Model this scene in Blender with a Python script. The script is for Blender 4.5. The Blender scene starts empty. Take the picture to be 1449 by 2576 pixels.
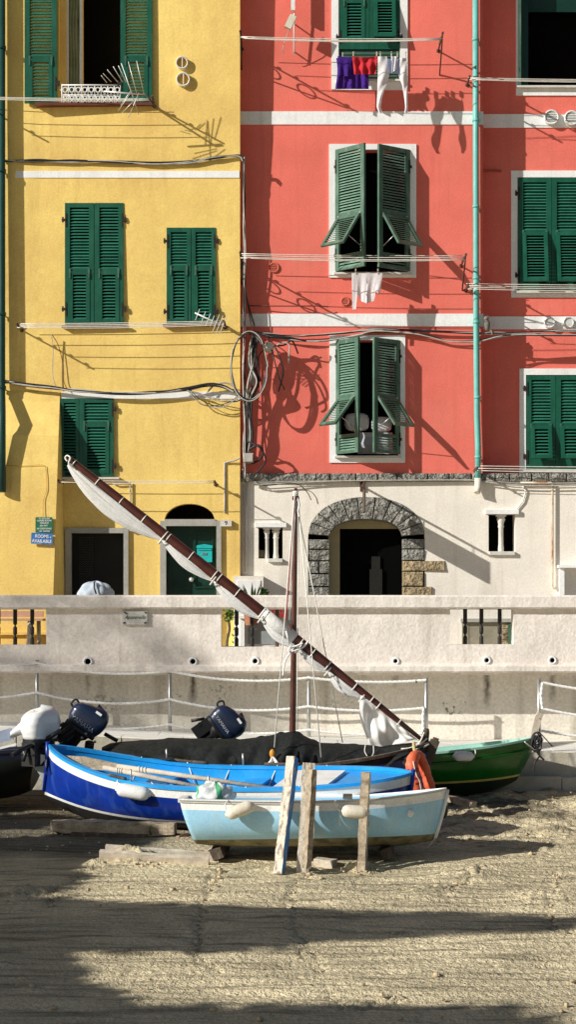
import bpy, bmesh, math, random
import numpy as np
from mathutils import Vector, Matrix
random.seed(7); np.random.seed(7)
PI=math.pi; sin=math.sin; cos=math.cos
# ------------------------------------------------------------------ survey of the place
# photo pixels (1449 x 2576) are turned into metres on a plane of known depth Y
F=5100.0; CX=724.5; HY=1560.0; CY=-30.0; ZC=2.61
def P(px,py,Y):
    if callable(Y): Y=Y(px,py)
    d=Y-CY
    return Vector(((px-CX)*d/F, Y, ZC-(py-HY)*d/F))
def S(px,Y): return px*(Y-CY)/F
def lerp_tab(tab,x):
    if x<=tab[0][0]: return tab[0][1]
    for (a,b),(c,d) in zip(tab,tab[1:]):
        if x<=c: return b+(d-b)*(x-a)/(c-a)
    return tab[-1][1]
def hexc(h):
    h=h.lstrip('#'); o=[]
    for i in (0,2,4):
        c=int(h[i:i+2],16)/255; o.append(c/12.92 if c<=.04045 else ((c+.055)/1.055)**2.4)
    return tuple(o)
scn=bpy.context.scene
LD=Vector((1.84,1.0,-1.0))     # direction of the sunlight
COL=scn.collection
# ------------------------------------------------------------------ materials
MATS={}
def mat(name,base,rough=.6,var=.1,vs=2.0,bump=0,bs=60,bs2=9,metal=0,spec=.4,stain=None,samt=.5,sscale=(5,5,.35),slo=.52,shi=.72,fine=.06,fs=45,coat=0,bd=.01,transl=0,streak=None,kamt=.3):
    if name in MATS: return MATS[name]
    m=bpy.data.materials.new(name); m.use_nodes=True; nt=m.node_tree; N=nt.nodes; L=nt.links
    b=N['Principled BSDF']; b.inputs['Roughness'].default_value=rough; b.inputs['Metallic'].default_value=metal
    b.inputs['Specular IOR Level'].default_value=spec
    if coat: b.inputs['Coat Weight'].default_value=coat; b.inputs['Coat Roughness'].default_value=.15
    tc=N.new('ShaderNodeTexCoord')
    n1=N.new('ShaderNodeTexNoise'); n1.inputs['Scale'].default_value=vs; n1.inputs['Detail'].default_value=7; n1.inputs['Roughness'].default_value=.62
    L.new(tc.outputs['Object'],n1.inputs['Vector'])
    r=N.new('ShaderNodeValToRGB'); e=r.color_ramp.elements
    e[0].position=.3; e[1].position=.7
    e[0].color=(*[max(0,c*(1-var)) for c in base],1); e[1].color=(*[min(1,c*(1+var)) for c in base],1)
    L.new(n1.outputs['Fac'],r.inputs['Fac']); col=r.outputs['Color']
    if fine:
        n2=N.new('ShaderNodeTexNoise'); n2.inputs['Scale'].default_value=fs; n2.inputs['Detail'].default_value=4
        L.new(tc.outputs['Object'],n2.inputs['Vector'])
        mr=N.new('ShaderNodeMapRange'); mr.inputs['From Min'].default_value=.3; mr.inputs['From Max'].default_value=.7
        mr.inputs['To Min'].default_value=1-fine*1.6; mr.inputs['To Max'].default_value=1+fine
        L.new(n2.outputs['Fac'],mr.inputs['Value'])
        mx=N.new('ShaderNodeMix'); mx.data_type='RGBA'; mx.blend_type='MULTIPLY'; mx.inputs[0].default_value=1
        L.new(col,mx.inputs[6]); L.new(mr.outputs['Result'],mx.inputs[7]); col=mx.outputs[2]
    if stain is not None:
        mp=N.new('ShaderNodeMapping'); mp.inputs['Scale'].default_value=sscale
        L.new(tc.outputs['Object'],mp.inputs['Vector'])
        n3=N.new('ShaderNodeTexNoise'); n3.inputs['Scale'].default_value=1; n3.inputs['Detail'].default_value=6
        L.new(mp.outputs['Vector'],n3.inputs['Vector'])
        r3=N.new('ShaderNodeMapRange'); r3.inputs['From Min'].default_value=slo; r3.inputs['From Max'].default_value=shi
        r3.inputs['To Max'].default_value=samt
        L.new(n3.outputs['Fac'],r3.inputs['Value'])
        mx=N.new('ShaderNodeMix'); mx.data_type='RGBA'; mx.inputs[7].default_value=(*stain,1)
        L.new(r3.outputs['Result'],mx.inputs[0]); L.new(col,mx.inputs[6]); col=mx.outputs[2]
    if streak is not None:
        mp=N.new('ShaderNodeMapping'); mp.inputs['Scale'].default_value=(4.5,4.5,.28)
        L.new(tc.outputs['Object'],mp.inputs['Vector'])
        n4=N.new('ShaderNodeTexNoise'); n4.inputs['Scale'].default_value=1.6; n4.inputs['Detail'].default_value=8; n4.inputs['Roughness'].default_value=.65
        L.new(mp.outputs['Vector'],n4.inputs['Vector'])
        r4=N.new('ShaderNodeMapRange'); r4.inputs['From Min'].default_value=.54; r4.inputs['From Max'].default_value=.74; r4.inputs['To Max'].default_value=kamt
        L.new(n4.outputs['Fac'],r4.inputs['Value'])
        mx=N.new('ShaderNodeMix'); mx.data_type='RGBA'; mx.inputs[7].default_value=(*streak,1)
        L.new(r4.outputs['Result'],mx.inputs[0]); L.new(col,mx.inputs[6]); col=mx.outputs[2]
    L.new(col,b.inputs['Base Color'])
    if transl:
        b.inputs['Transmission Weight'].default_value=0
        t=N.new('ShaderNodeBsdfTranslucent'); L.new(col,t.inputs['Color'])
        ms=N.new('ShaderNodeMixShader'); ms.inputs[0].default_value=transl
        L.new(b.outputs[0],ms.inputs[1]); L.new(t.outputs[0],ms.inputs[2]); L.new(ms.outputs[0],N['Material Output'].inputs['Surface'])
    if bump:
        na=N.new('ShaderNodeTexNoise'); na.inputs['Scale'].default_value=bs; na.inputs['Detail'].default_value=5
        nb=N.new('ShaderNodeTexNoise'); nb.inputs['Scale'].default_value=bs2; nb.inputs['Detail'].default_value=6
        L.new(tc.outputs['Object'],na.inputs['Vector']); L.new(tc.outputs['Object'],nb.inputs['Vector'])
        ad=N.new('ShaderNodeMath'); ad.operation='MULTIPLY_ADD'; ad.inputs[1].default_value=2.2
        L.new(nb.outputs['Fac'],ad.inputs[0]); L.new(na.outputs['Fac'],ad.inputs[2])
        bp=N.new('ShaderNodeBump'); bp.inputs['Strength'].default_value=bump; bp.inputs['Distance'].default_value=bd
        L.new(ad.outputs[0],bp.inputs['Height']); L.new(bp.outputs[0],b.inputs['Normal'])
    MATS[name]=m; return m
yellow=mat('yellow_stucco',(.95,.64,.205),.9,.17,.9,.30,70,7,spec=.15,stain=(.66,.42,.13),samt=.34,sscale=(1.6,1.6,.8),slo=.55,shi=.8,fine=.06,fs=38,streak=(.60,.36,.10),kamt=.38)
yellow_d=mat('orange_stucco',(.62,.36,.06),.9,.2,2.5,.4,60,8,spec=.1)
red=mat('coral_stucco',(.86,.195,.15),.9,.12,.9,.22,80,6,spec=.15,stain=(.82,.30,.22),samt=.35,sscale=(1.2,1.2,.7),slo=.52,shi=.8,fine=.06,streak=(.62,.13,.10),kamt=.40)
cream=mat('grey_cream_stucco',(.92,.86,.76),.9,.07,1.4,.14,60,6,spec=.15,stain=(.46,.40,.31),samt=.4,sscale=(2,2,.5),slo=.56,shi=.8,streak=(.55,.46,.35),kamt=.35)
white_w=mat('white_masonry_paint',(.93,.93,.92),.8,.05,3,.15,70,9,spec=.2,stain=(.5,.46,.38),samt=.3,slo=.58,shi=.8,streak=(.6,.56,.5),kamt=.4)
parap=mat('terrace_render',(.88,.80,.725),.92,.09,1.6,.34,30,4,spec=.12,stain=(.36,.30,.23),samt=.45,sscale=(3,3,.45),slo=.56,shi=.78,fine=.08,fs=30,bd=.02,streak=(.44,.38,.30),kamt=.42)
lowwall=mat('stained_lower_wall',(.86,.80,.70),.92,.12,1.4,.3,40,6,spec=.1,stain=(.22,.175,.12),samt=.65,sscale=(2.6,2.6,.16),slo=.57,shi=.74,fine=.10,fs=24)
stone_d=mat('dark_rusticated_stone',(.37,.36,.32),.9,.42,9,1.0,26,9,spec=.2,fine=.3,fs=34,bd=.09)
stone_t=mat('tan_sandstone_block',(.42,.33,.2),.9,.3,9,1.0,24,8,spec=.15,fine=.2,fs=30,bd=.05)
stone_g=mat('grey_door_stone',(.42,.41,.37),.85,.15,5,.3,40,8)
kerbm=mat('kerb_stone',(.55,.50,.42),.9,.18,4,.5,40,6,stain=(.30,.29,.13),samt=.5,sscale=(3,3,2),slo=.5,shi=.75)
pave=mat('pale_paving',(.88,.85,.78),.85,.1,3,.15,50,8)
green=mat('green_shutter_paint',(.007,.095,.055),.42,.18,6,.1,120,12,spec=.45,stain=(.035,.16,.105),samt=.5,sscale=(7,7,2))
green_o=mat('weathered_green_paint',(.06,.14,.095),.45,.25,7,.12,100,12,spec=.5,stain=(.22,.33,.25),samt=.5,sscale=(9,9,3))
slat_a=mat('sunlit_green_slats',(.028,.175,.112),.5,.25,5,.1,100,12,spec=.4,fine=.15)  # lighter than the frame: sun on the slat tops put into the colour
slat_b=mat('sunlit_pale_slats',(.17,.31,.23),.5,.25,5,.1,100,12,spec=.4,fine=.15)  # pale version, sun on the slat tops again put into the colour
dgreen=mat('dark_green_door_paint',(.006,.04,.026),.4,.2,5,spec=.4)
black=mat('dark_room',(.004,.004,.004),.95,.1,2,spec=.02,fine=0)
iron=mat('rusty_iron',(.10,.055,.04),.7,.4,12,.3,60,15,stain=(.32,.13,.05),samt=.6,sscale=(20,20,20))
ironb=mat('black_iron',(.02,.017,.016),.6,.3,12)
steel=mat('galvanised_steel',(.55,.55,.53),.4,.15,8,metal=.8)
alum=mat('aluminium_rod',(.75,.75,.73),.45,.08,8,metal=.5)
teal=mat('teal_drainpipe_paint',(.16,.50,.45),.45,.15,4,.05,stain=(.08,.33,.30),samt=.6,sscale=(9,9,1.2))
dpipe=mat('dark_green_pipe_paint',(.015,.07,.06),.5,.2,4)
creamp=mat('cream_plastic',(.78,.72,.6),.5,.1,6,stain=(.4,.3,.16),samt=.35,sscale=(8,8,3))
whitep=mat('white_plastic',(.85,.85,.83),.4,.05,6,stain=(.45,.4,.3),samt=.3,sscale=(7,7,7),slo=.58)
wire=mat('white_line_cord',(.86,.83,.74),.7,.15,20)
cabw=mat('grey_white_cable',(.50,.47,.42),.6,.25,10)
cabk=mat('black_cable',(.02,.02,.022),.5,.3,10)
ropem=mat('white_twisted_rope',(.93,.91,.87),.85,.08,12,.2,80,20)
purple=mat('purple_cotton',(.06,.012,.24),.9,.15,8,.3,150,14,transl=.15)
redc=mat('red_cotton',(.62,.03,.045),.9,.12,8,.3,150,14,transl=.2)
whitec=mat('white_cotton',(.86,.86,.88),.9,.04,8,.2,150,14,transl=.25)
bluec=mat('pale_blue_cotton',(.45,.52,.80),.9,.06,8,.2,150,14,transl=.2)
sailm=mat('white_sailcloth',(.93,.92,.89),.85,.06,4,.25,90,12,transl=.22,stain=(.5,.46,.4),samt=.3,sscale=(4,4,4))
varn=mat('dark_red_varnished_wood',(.085,.022,.014),.35,.35,6,.1,60,12,spec=.5,coat=.3,stain=(.03,.012,.01),samt=.6,sscale=(6,6,2))
greyw=mat('grey_weathered_wood',(.44,.36,.26),.85,.3,7,.6,50,12,stain=(.13,.09,.055),samt=.7,sscale=(3,14,14),slo=.48,shi=.66,fine=.15,fs=40)
postw=mat('peeling_white_timber',(.74,.67,.56),.85,.18,6,.6,60,14,stain=(.20,.14,.085),samt=.85,sscale=(22,22,4),slo=.50,shi=.62,fine=.14,fs=50)
postb=mat('peeling_blue_timber',(.06,.20,.52),.75,.2,6,.4,60,14,stain=(.5,.46,.38),samt=.8,sscale=(20,20,5),slo=.55,shi=.65)
driftw=mat('dark_stem_wood',(.10,.075,.055),.85,.3,7,.6,50,12,stain=(.3,.25,.19),samt=.6,sscale=(14,14,4))
palew=mat('pale_bleached_plank',(.60,.52,.42),.85,.15,6,.4,60,12,stain=(.33,.25,.17),samt=.5,sscale=(3,16,16))
blueh=mat('navy_blue_hull_paint',(.004,.032,.29),.33,.3,4,.06,60,10,spec=.5,stain=(.05,.12,.42),samt=.6,sscale=(9,9,1.2),slo=.53,shi=.75)
bluei=mat('sky_blue_boat_paint',(.012,.36,.88),.4,.12,4,.06,60,10,spec=.5,stain=(.08,.42,.80),samt=.45,sscale=(5,5,5))
whiteh=mat('white_boat_paint',(.90,.90,.88),.4,.05,5,.05,60,10,stain=(.45,.42,.36),samt=.35,sscale=(8,8,3),slo=.57)
lblue=mat('light_blue_hull_paint',(.38,.69,.93),.4,.10,3,.06,60,10,spec=.5,stain=(.52,.72,.82),samt=.5,sscale=(7,7,1.2),slo=.50,shi=.75,fine=.06,streak=(.44,.54,.54),kamt=.35)
scum=mat('algae_stained_bottom',(.27,.24,.14),.8,.35,5,.3,50,12,stain=(.07,.06,.03),samt=.8,sscale=(7,7,7),slo=.45,shi=.65)
botk=mat('black_antifouling',(.012,.012,.013),.7,.4,5,.2,50,12,stain=(.10,.09,.08),samt=.4,sscale=(6,6,3))
navyk=mat('blue_black_hull',(.010,.014,.035),.4,.3,5,spec=.4)
ggreen=mat('green_hull_paint',(.005,.125,.010),.25,.15,3,.04,60,8,spec=.5,stain=(.03,.2,.05),samt=.3,sscale=(4,4,2))
gyel=mat('yellow_stripe_paint',(.70,.58,.17),.5,.1,8)
lgreen=mat('mint_boat_paint',(.35,.62,.52),.45,.1,6)
tarpm=mat('black_net_tarp',(.012,.015,.015),.75,.5,20,.7,160,16,spec=.3,stain=(.12,.13,.12),samt=.30,sscale=(140,140,140),slo=.58,shi=.7)
orange=mat('orange_lifebuoy_vinyl',(.78,.145,.06),.5,.15,9,.3,50,9,stain=(.75,.36,.24),samt=.5,sscale=(9,9,9))
redv=mat('dark_red_vinyl',(.42,.015,.015),.5,.15,9)
obw=mat('white_outboard_paint',(.85,.86,.86),.25,.03,4,spec=.5,coat=.4)
obn=mat('navy_outboard_paint',(.012,.022,.055),.28,.15,4,spec=.5,coat=.5)
obk=mat('black_outboard_plastic',(.010,.010,.011),.45,.3,8)
mailm=mat('turquoise_steel_paint',(.02,.50,.50),.4,.08,6)
signg=mat('green_sign_enamel',(.02,.16,.085),.5,.15,9,stain=(.10,.22,.17),samt=.5,sscale=(9,9,9))
signb=mat('blue_sign_enamel',(.045,.19,.52),.5,.15,9,stain=(.35,.42,.55),samt=.55,sscale=(7,7,7))
marble=mat('pale_marble',(.70,.68,.62),.6,.12,9,.15,40,9)
lettw=mat('white_lettering',(.85,.85,.83),.6,.04,9,fine=0)
lettk=mat('dark_lettering',(.02,.025,.015),.7,.1,9,fine=0)
leafm=mat('plant_leaf',(.045,.11,.025),.5,.4,9,transl=.25)
vinem=mat('vine_leaf',(.16,.26,.04),.5,.4,9,transl=.25)
leafo=mat('shade_tree_foliage',(.035,.07,.025),.7,.4,5)
barkm=mat('bark',(.12,.085,.06),.9,.3,8,.6,20,6)
glassg=mat('grey_glass',(.34,.37,.38),.15,.1,3,spec=.6)
salmon=mat('salmon_wood',(.58,.34,.24),.7,.15,6)
plumm=mat('brown_lead',(.16,.045,.03),.5,.2,6)
ochre=mat('orange_block',(.75,.33,.03),.5,.2,9)
tile=mat('roof_tile',(.40,.17,.10),.9,.25,5,.4,30,8)
bagg=mat('green_stripe_plastic',(.10,.42,.20),.5,.2,8)
# ------------------------------------------------------------------ mesh builder
WL={}
def wl(o): return WL.get(o.name,Vector((0,0,0))) if o else Vector((0,0,0))
class MB:
    def __init__(s): s.v=[]; s.f=[]; s.m=[]; s.s=[]
    def add(s,vs,fs,mi=0,sm=False):
        o=len(s.v); s.v.extend([Vector(v) for v in vs])
        for f in fs: s.f.append([i+o for i in f]); s.m.append(mi); s.s.append(sm)
    def mbox(s,mp,a0,a1,b0,b1,c0,c1,mi=0):
        vs=[mp(a,b,c) for c in (c0,c1) for b in (b0,b1) for a in (a0,a1)]
        s.add(vs,[(0,1,3,2),(4,6,7,5),(0,4,5,1),(2,3,7,6),(0,2,6,4),(1,5,7,3)],mi)
    def box(s,x0,x1,y0,y1,z0,z1,mi=0): s.mbox(lambda a,b,c:(a,b,c),x0,x1,y0,y1,z0,z1,mi)
    def pbox(s,px0,px1,py0,py1,Y0,Y1,mi=0):      # a box whose front face lies on plane Y0
        a=P(px0,py1,Y0); b=P(px1,py0,Y0); s.box(a.x,b.x,Y0,Y1,a.z,b.z,mi)
    def tube(s,pts,r,n=8,mi=0,sm=True,cap=True):
        pts=[Vector(p) for p in pts]; k=len(pts)
        rr=r if isinstance(r,(list,tuple)) else [r]*k
        vs=[]; up=None
        for i,p in enumerate(pts):
            t=(pts[min(i+1,k-1)]-pts[max(i-1,0)])
            if t.length<1e-9: t=Vector((0,0,1))
            t.normalize()
            if up is None:
                up=Vector((0,0,1)) if abs(t.z)<.9 else Vector((1,0,0))
            u=up-t*up.dot(t)
            if u.length<1e-6: u=t.orthogonal()
            u.normalize(); w=t.cross(u); up=u
            for j in range(n):
                a=2*PI*j/n; vs.append(p+(u*cos(a)+w*sin(a))*rr[i])
        fs=[(i*n+j,i*n+(j+1)%n,(i+1)*n+(j+1)%n,(i+1)*n+j) for i in range(k-1) for j in range(n)]
        s.add(vs,fs,mi,sm)
        if cap: s.add(vs[:n],[tuple(range(n))],mi); s.add(vs[-n:],[tuple(range(n))],mi)
    def prism(s,poly,y0,y1,mi=0):                # polygon [(x,z)] extruded in y
        n=len(poly); vs=[(x,y0,z) for x,z in poly]+[(x,y1,z) for x,z in poly]
        s.add(vs,[tuple(range(n)),tuple(range(2*n-1,n-1,-1))]+[(i,(i+1)%n,n+(i+1)%n,n+i) for i in range(n)],mi)
    def grid(s,fn,nu,nv,mi=0,sm=True,mf=None):
        vs=[fn(i/nu,j/nv) for i in range(nu+1) for j in range(nv+1)]
        o=len(s.v); s.v.extend([Vector(v) for v in vs])
        for i in range(nu):
            for j in range(nv):
                a=i*(nv+1)+j; s.f.append([o+a,o+a+1,o+a+nv+2,o+a+nv+1]); s.m.append(mf(i,j) if mf else mi); s.s.append(sm)
    def lathe(s,c,axis,prof,n=16,mi=0,sm=True):  # prof [(r,h)] around axis from c
        ax=Vector(axis).normalized(); u=ax.orthogonal().normalized(); w=ax.cross(u); c=Vector(c)
        vs=[c+ax*h+(u*cos(2*PI*j/n)+w*sin(2*PI*j/n))*r for r,h in prof for j in range(n)]
        s.add(vs,[(i*n+j,i*n+(j+1)%n,(i+1)*n+(j+1)%n,(i+1)*n+j) for i in range(len(prof)-1) for j in range(n)],mi,sm)
    def ball(s,c,r,n=10,mi=0,fn=None):
        c=Vector(c); rx,ry,rz=(r,r,r) if not isinstance(r,(tuple,list)) else r
        def f(u,v):
            a=2*PI*u; b=PI*(v-.5); k=fn(a,b) if fn else 1
            return c+Vector((rx*cos(b)*cos(a),ry*cos(b)*sin(a),rz*sin(b)))*k
        s.grid(f,2*n,n,mi,True)
    def torus(s,c,R,r,M=None,n=24,k=8,mi=0,sx=1,mf=None):
        c=Vector(c); M=M or Matrix.Identity(3)
        def f(u,v):
            a=2*PI*u;b=2*PI*v
            return c+M@Vector(((R+r*cos(b))*cos(a)*sx,r*sin(b),(R+r*cos(b))*sin(a)))
        s.grid(f,n,k,mi,True,mf)
    def build(s,name,mats,parent=None,merge=True):
        if not isinstance(mats,(list,tuple)): mats=[mats]
        off=wl(parent); me=bpy.data.meshes.new(name)
        me.from_pydata([tuple(v-off) for v in s.v],[],s.f)
        for m in mats: me.materials.append(m)
        me.polygons.foreach_set('material_index',s.m); me.polygons.foreach_set('use_smooth',s.s)
        bm=bmesh.new(); bm.from_mesh(me)
        if merge: bmesh.ops.remove_doubles(bm,verts=bm.verts,dist=1e-5)
        bmesh.ops.recalc_face_normals(bm,faces=bm.faces); bm.to_mesh(me); bm.free()
        o=bpy.data.objects.new(name,me); COL.objects.link(o)
        if parent: o.parent=parent
        WL[o.name]=off.copy() if parent else Vector((0,0,0))
        return o
def tag(o,label,cat,group=None,kind=None):
    o['label']=label; o['category']=cat
    if group: o['group']=group
    if kind: o['kind']=kind
    return o
def thing(name,label,cat,loc,group=None):
    o=bpy.data.objects.new(name,None); COL.objects.link(o); o.empty_display_size=.1
    o.location=loc; WL[o.name]=Vector(loc); tag(o,label,cat,group); return o
def single(mb,name,mats,label,cat,loc,group=None):
    """one-mesh thing whose origin sits at loc"""
    loc=Vector(loc)
    for i,v in enumerate(mb.v): mb.v[i]=v-loc
    o=mb.build(name,mats); o.location=loc; WL[o.name]=loc.copy(); return tag(o,label,cat,group)
def struct(o): o['kind']='structure'; return o
def text(parent,s,px,py,Y,hpx,m,name='lettering',M=None,shear=0,sx=1,align='CENTER',loc=None,size=None,bold=0.0):
    cu=bpy.data.curves.new('t','FONT'); cu.body=s; cu.align_x=align; cu.align_y='CENTER'; cu.size=1; cu.shear=shear; cu.offset=bold; cu.extrude=.01
    ob=bpy.data.objects.new('t',cu); COL.objects.link(ob)
    dg=bpy.context.evaluated_depsgraph_get(); me=bpy.data.meshes.new_from_object(ob.evaluated_get(dg))
    bpy.data.objects.remove(ob); bpy.data.curves.remove(cu)
    k=size if size else S(hpx,Y)/.70
    L=Vector(loc) if loc is not None else P(px,py,Y); off=wl(parent)
    R=M if M is not None else Matrix(((1,0,0),(0,0,-1),(0,1,0)))
    for v in me.vertices: v.co=R@Vector((v.co.x*k*sx,v.co.y*k,v.co.z*k*.3))+L-off
    me.materials.clear(); me.materials.append(m); me.name=name
    o=bpy.data.objects.new(name,me); COL.objects.link(o); o.parent=parent; WL[o.name]=off.copy(); return o
def curve(pts,n=8):                                # Catmull-Rom
    pts=[Vector(p) for p in pts]; q=[pts[0]]+pts+[pts[-1]]; out=[]
    for i in range(1,len(q)-2):
        a,b,c,d=q[i-1:i+3]
        for k in range(n):
            t=k/n; out.append(.5*((2*b)+(c-a)*t+(2*a-5*b+4*c-d)*t*t+(3*b-a-3*c+d)*t**3))
    out.append(pts[-1]); return out
def sag(a,b,h,n=12):
    a=Vector(a);b=Vector(b); return [a.lerp(b,i/n)-Vector((0,0,h*4*(i/n)*(1-i/n))) for i in range(n+1)]
# ------------------------------------------------------------------ walls
ptab=[(-120,.285),(0,.275),(300,.265),(570,.21),(900,.15),(1190,.12),(1700,.11)]
def yY(px,py): p=lerp_tab(ptab,py); return -(.08+(p-.08)*max(0,min(1.05,px/605)))
def wall_cells(mb,x0,x1,y0,y1,Yf,holes,depth,mi=0,xs=(),ys=(),mrev=None):
    X=sorted(set([x0,x1,*xs]+[v for h in holes for v in h[:2] if x0<=v<=x1])); Yc=sorted(set([y0,y1,*ys]+[v for h in holes for v in h[2:4] if y0<=v<=y1]))
    inh=lambda a,b:any(h[0]-.01<a<h[1]+.01 and h[2]-.01<b<h[3]+.01 for h in holes)
    for a,b in zip(X,X[1:]):
        for c,d in zip(Yc,Yc[1:]):
            if inh((a+b)/2,(c+d)/2): continue
            mb.add([P(x,y,Yf(x,y)) for x,y in((a,d),(b,d),(b,c),(a,c))],[(0,1,2,3)],mi)
    for h in holes:
        ax,bx,ay,by=h[:4]; dp=h[4] if len(h)>4 else depth
        f=[P(x,y,Yf(x,y)) for x,y in((ax,by),(bx,by),(bx,ay),(ax,ay))]
        g=[v+Vector((0,dp,0)) for v in f]
        mb.add(f+g,[(0,1,5,4),(1,2,6,5),(2,3,7,6),(3,0,4,7)],mi if mrev is None else mrev)
def dark_backing(parent,x0,x1,y0,y1,Y,name='unlit_backing',m=black,g=2):  # near-black sheet standing in for the unlit depth behind an opening
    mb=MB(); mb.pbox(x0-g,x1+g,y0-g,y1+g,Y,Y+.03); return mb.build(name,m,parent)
JR=random.Random(77)
def leaf(parent,hx,sgn,wpx,Y,y0,ya,yb,yc,y1,th=0,flap=0,yd=None,m=green,hinges=True,proud=0.0,pitch=.044):
    """louvred shutter leaf: hinge column hx, top y0, louvres to ya, flap opening yb..yc, optional lower louvres yc..yd, bottom y1"""
    H=P(hx,y1,Y); k=(Y-CY)/F; w=wpx*k; h=(y1-y0)*k
    u=Vector((sgn*cos(th),-sin(th),0)); n=Vector((-sgn*sin(th),-cos(th),0)); Z=Vector((0,0,1))
    mp=lambda a,b,c:H+u*a+n*(b+proud)+Z*c
    z=lambda py:(y1-py)*k
    st=min(.075,w*.17); T=.038; mb=MB()
    mb.mbox(mp,0,st,0,T,0,h); mb.mbox(mp,w-st,w,0,T,0,h)
    def rail(za,zb): mb.mbox(mp,st,w-st,0,T-.002,za,zb)
    def slats(mb,mp,a0,a1,za,zb,t=.030):
        cnt=max(1,int((zb-za)/pitch)); pp=(zb-za)/cnt
        for i in range(cnt):
            zz=za+i*pp+JR.uniform(-.0035,.0035)
            vs=[mp(a,b,c) for a in (a0,a1) for b,c in ((t,zz),(t,zz+.006),(.004,zz+pp*.55+.006),(.004,zz+pp*.55))]
            mb.add(vs,[(0,1,2,3),(4,7,6,5),(0,4,5,1),(1,5,6,2),(2,6,7,3),(3,7,4,0)],1)
    rail(z(y0)-.065,z(y0)); slats(mb,mp,st,w-st,z(ya),z(y0)-.065)
    rail(z(yb),z(ya))
    bot=yd if yd else yc
    if yd: rail(z(yc)-.05,z(yc)); slats(mb,mp,st,w-st,z(yd),z(yc)-.05)
    rail(0,z(bot))
    sl_m=slat_a if m is green else slat_b
    sh=mb.build('shutter',[m,sl_m],parent)
    fb=MB(); zf=z(yb); fl=(yc-yb)*k+(.012 if flap==0 else .03); a0=st-.012; a1=w-st+.012; cf,sf=cos(flap),sin(flap); base=.012 if flap==0 else .036
    fm=lambda a,b,c:H+u*a+n*(proud+base+b*cf+c*sf)+Z*(zf-c*cf+b*sf)
    s2=min(.055,w*.13)
    fb.mbox(fm,a0,a0+s2,0,T-.004,0,fl); fb.mbox(fm,a1-s2,a1,0,T-.004,0,fl)
    fb.mbox(fm,a0+s2,a1-s2,0,T-.006,0,s2); fb.mbox(fm,a0+s2,a1-s2,0,T-.006,fl-s2,fl)
    cnt=max(1,int((fl-2*s2)/pitch)); pp=(fl-2*s2)/cnt
    for i in range(cnt):
        c0=s2+i*pp
        vs=[fm(a,b,c) for a in (a0+s2,a1-s2) for b,c in ((.028,c0+pp),(.028,c0+pp-.006),(.004,c0+pp*.45),(.004,c0+pp*.45+.006))]
        fb.add(vs,[(0,1,2,3),(4,7,6,5),(0,4,5,1),(1,5,6,2),(2,6,7,3),(3,7,4,0)],1)
    fo=fb.build('flap',[m,sl_m],sh)
    for a in (a0+.012,a1-.012):
        hb=MB(); hb.mbox(lambda a_,b,c:H+u*a_+n*(proud+b)+Z*c,a-.014,a+.014,T,T+.014,zf-.03,zf+.035)
        if flap==0: hb.mbox(lambda a_,b,c:H+u*a_+n*(proud+b)+Z*c,a-.01,a+.01,T+.012,T+.022,zf-.11,zf-.03)
        hb.build('flap_hinge',steel if m is not green else green_o,sh)
    if hinges:
        for zz in (h*.13,h*.86):
            hb=MB(); hb.mbox(mp,-.045,.02,T,T+.012,zz-.02,zz+.02); hb.mbox(mp,.004,.026,T+.001,T+.009,zz-.10,zz+.10)
            hb.tube([mp(-.03,T,zz-.035),mp(-.03,T,zz+.045)],.012,6)
            hb.build('hinge',ironb,sh)
    if flap>0.3:
        hb=MB(); q=fl*.72
        hb.tube([H+u*(w-st)+n*(proud+T)+Z*(zf-fl*.8),fm(a1-.01,0,q)],.006,5,0); hb.build('stay_bar',steel,sh)
    return sh
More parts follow.
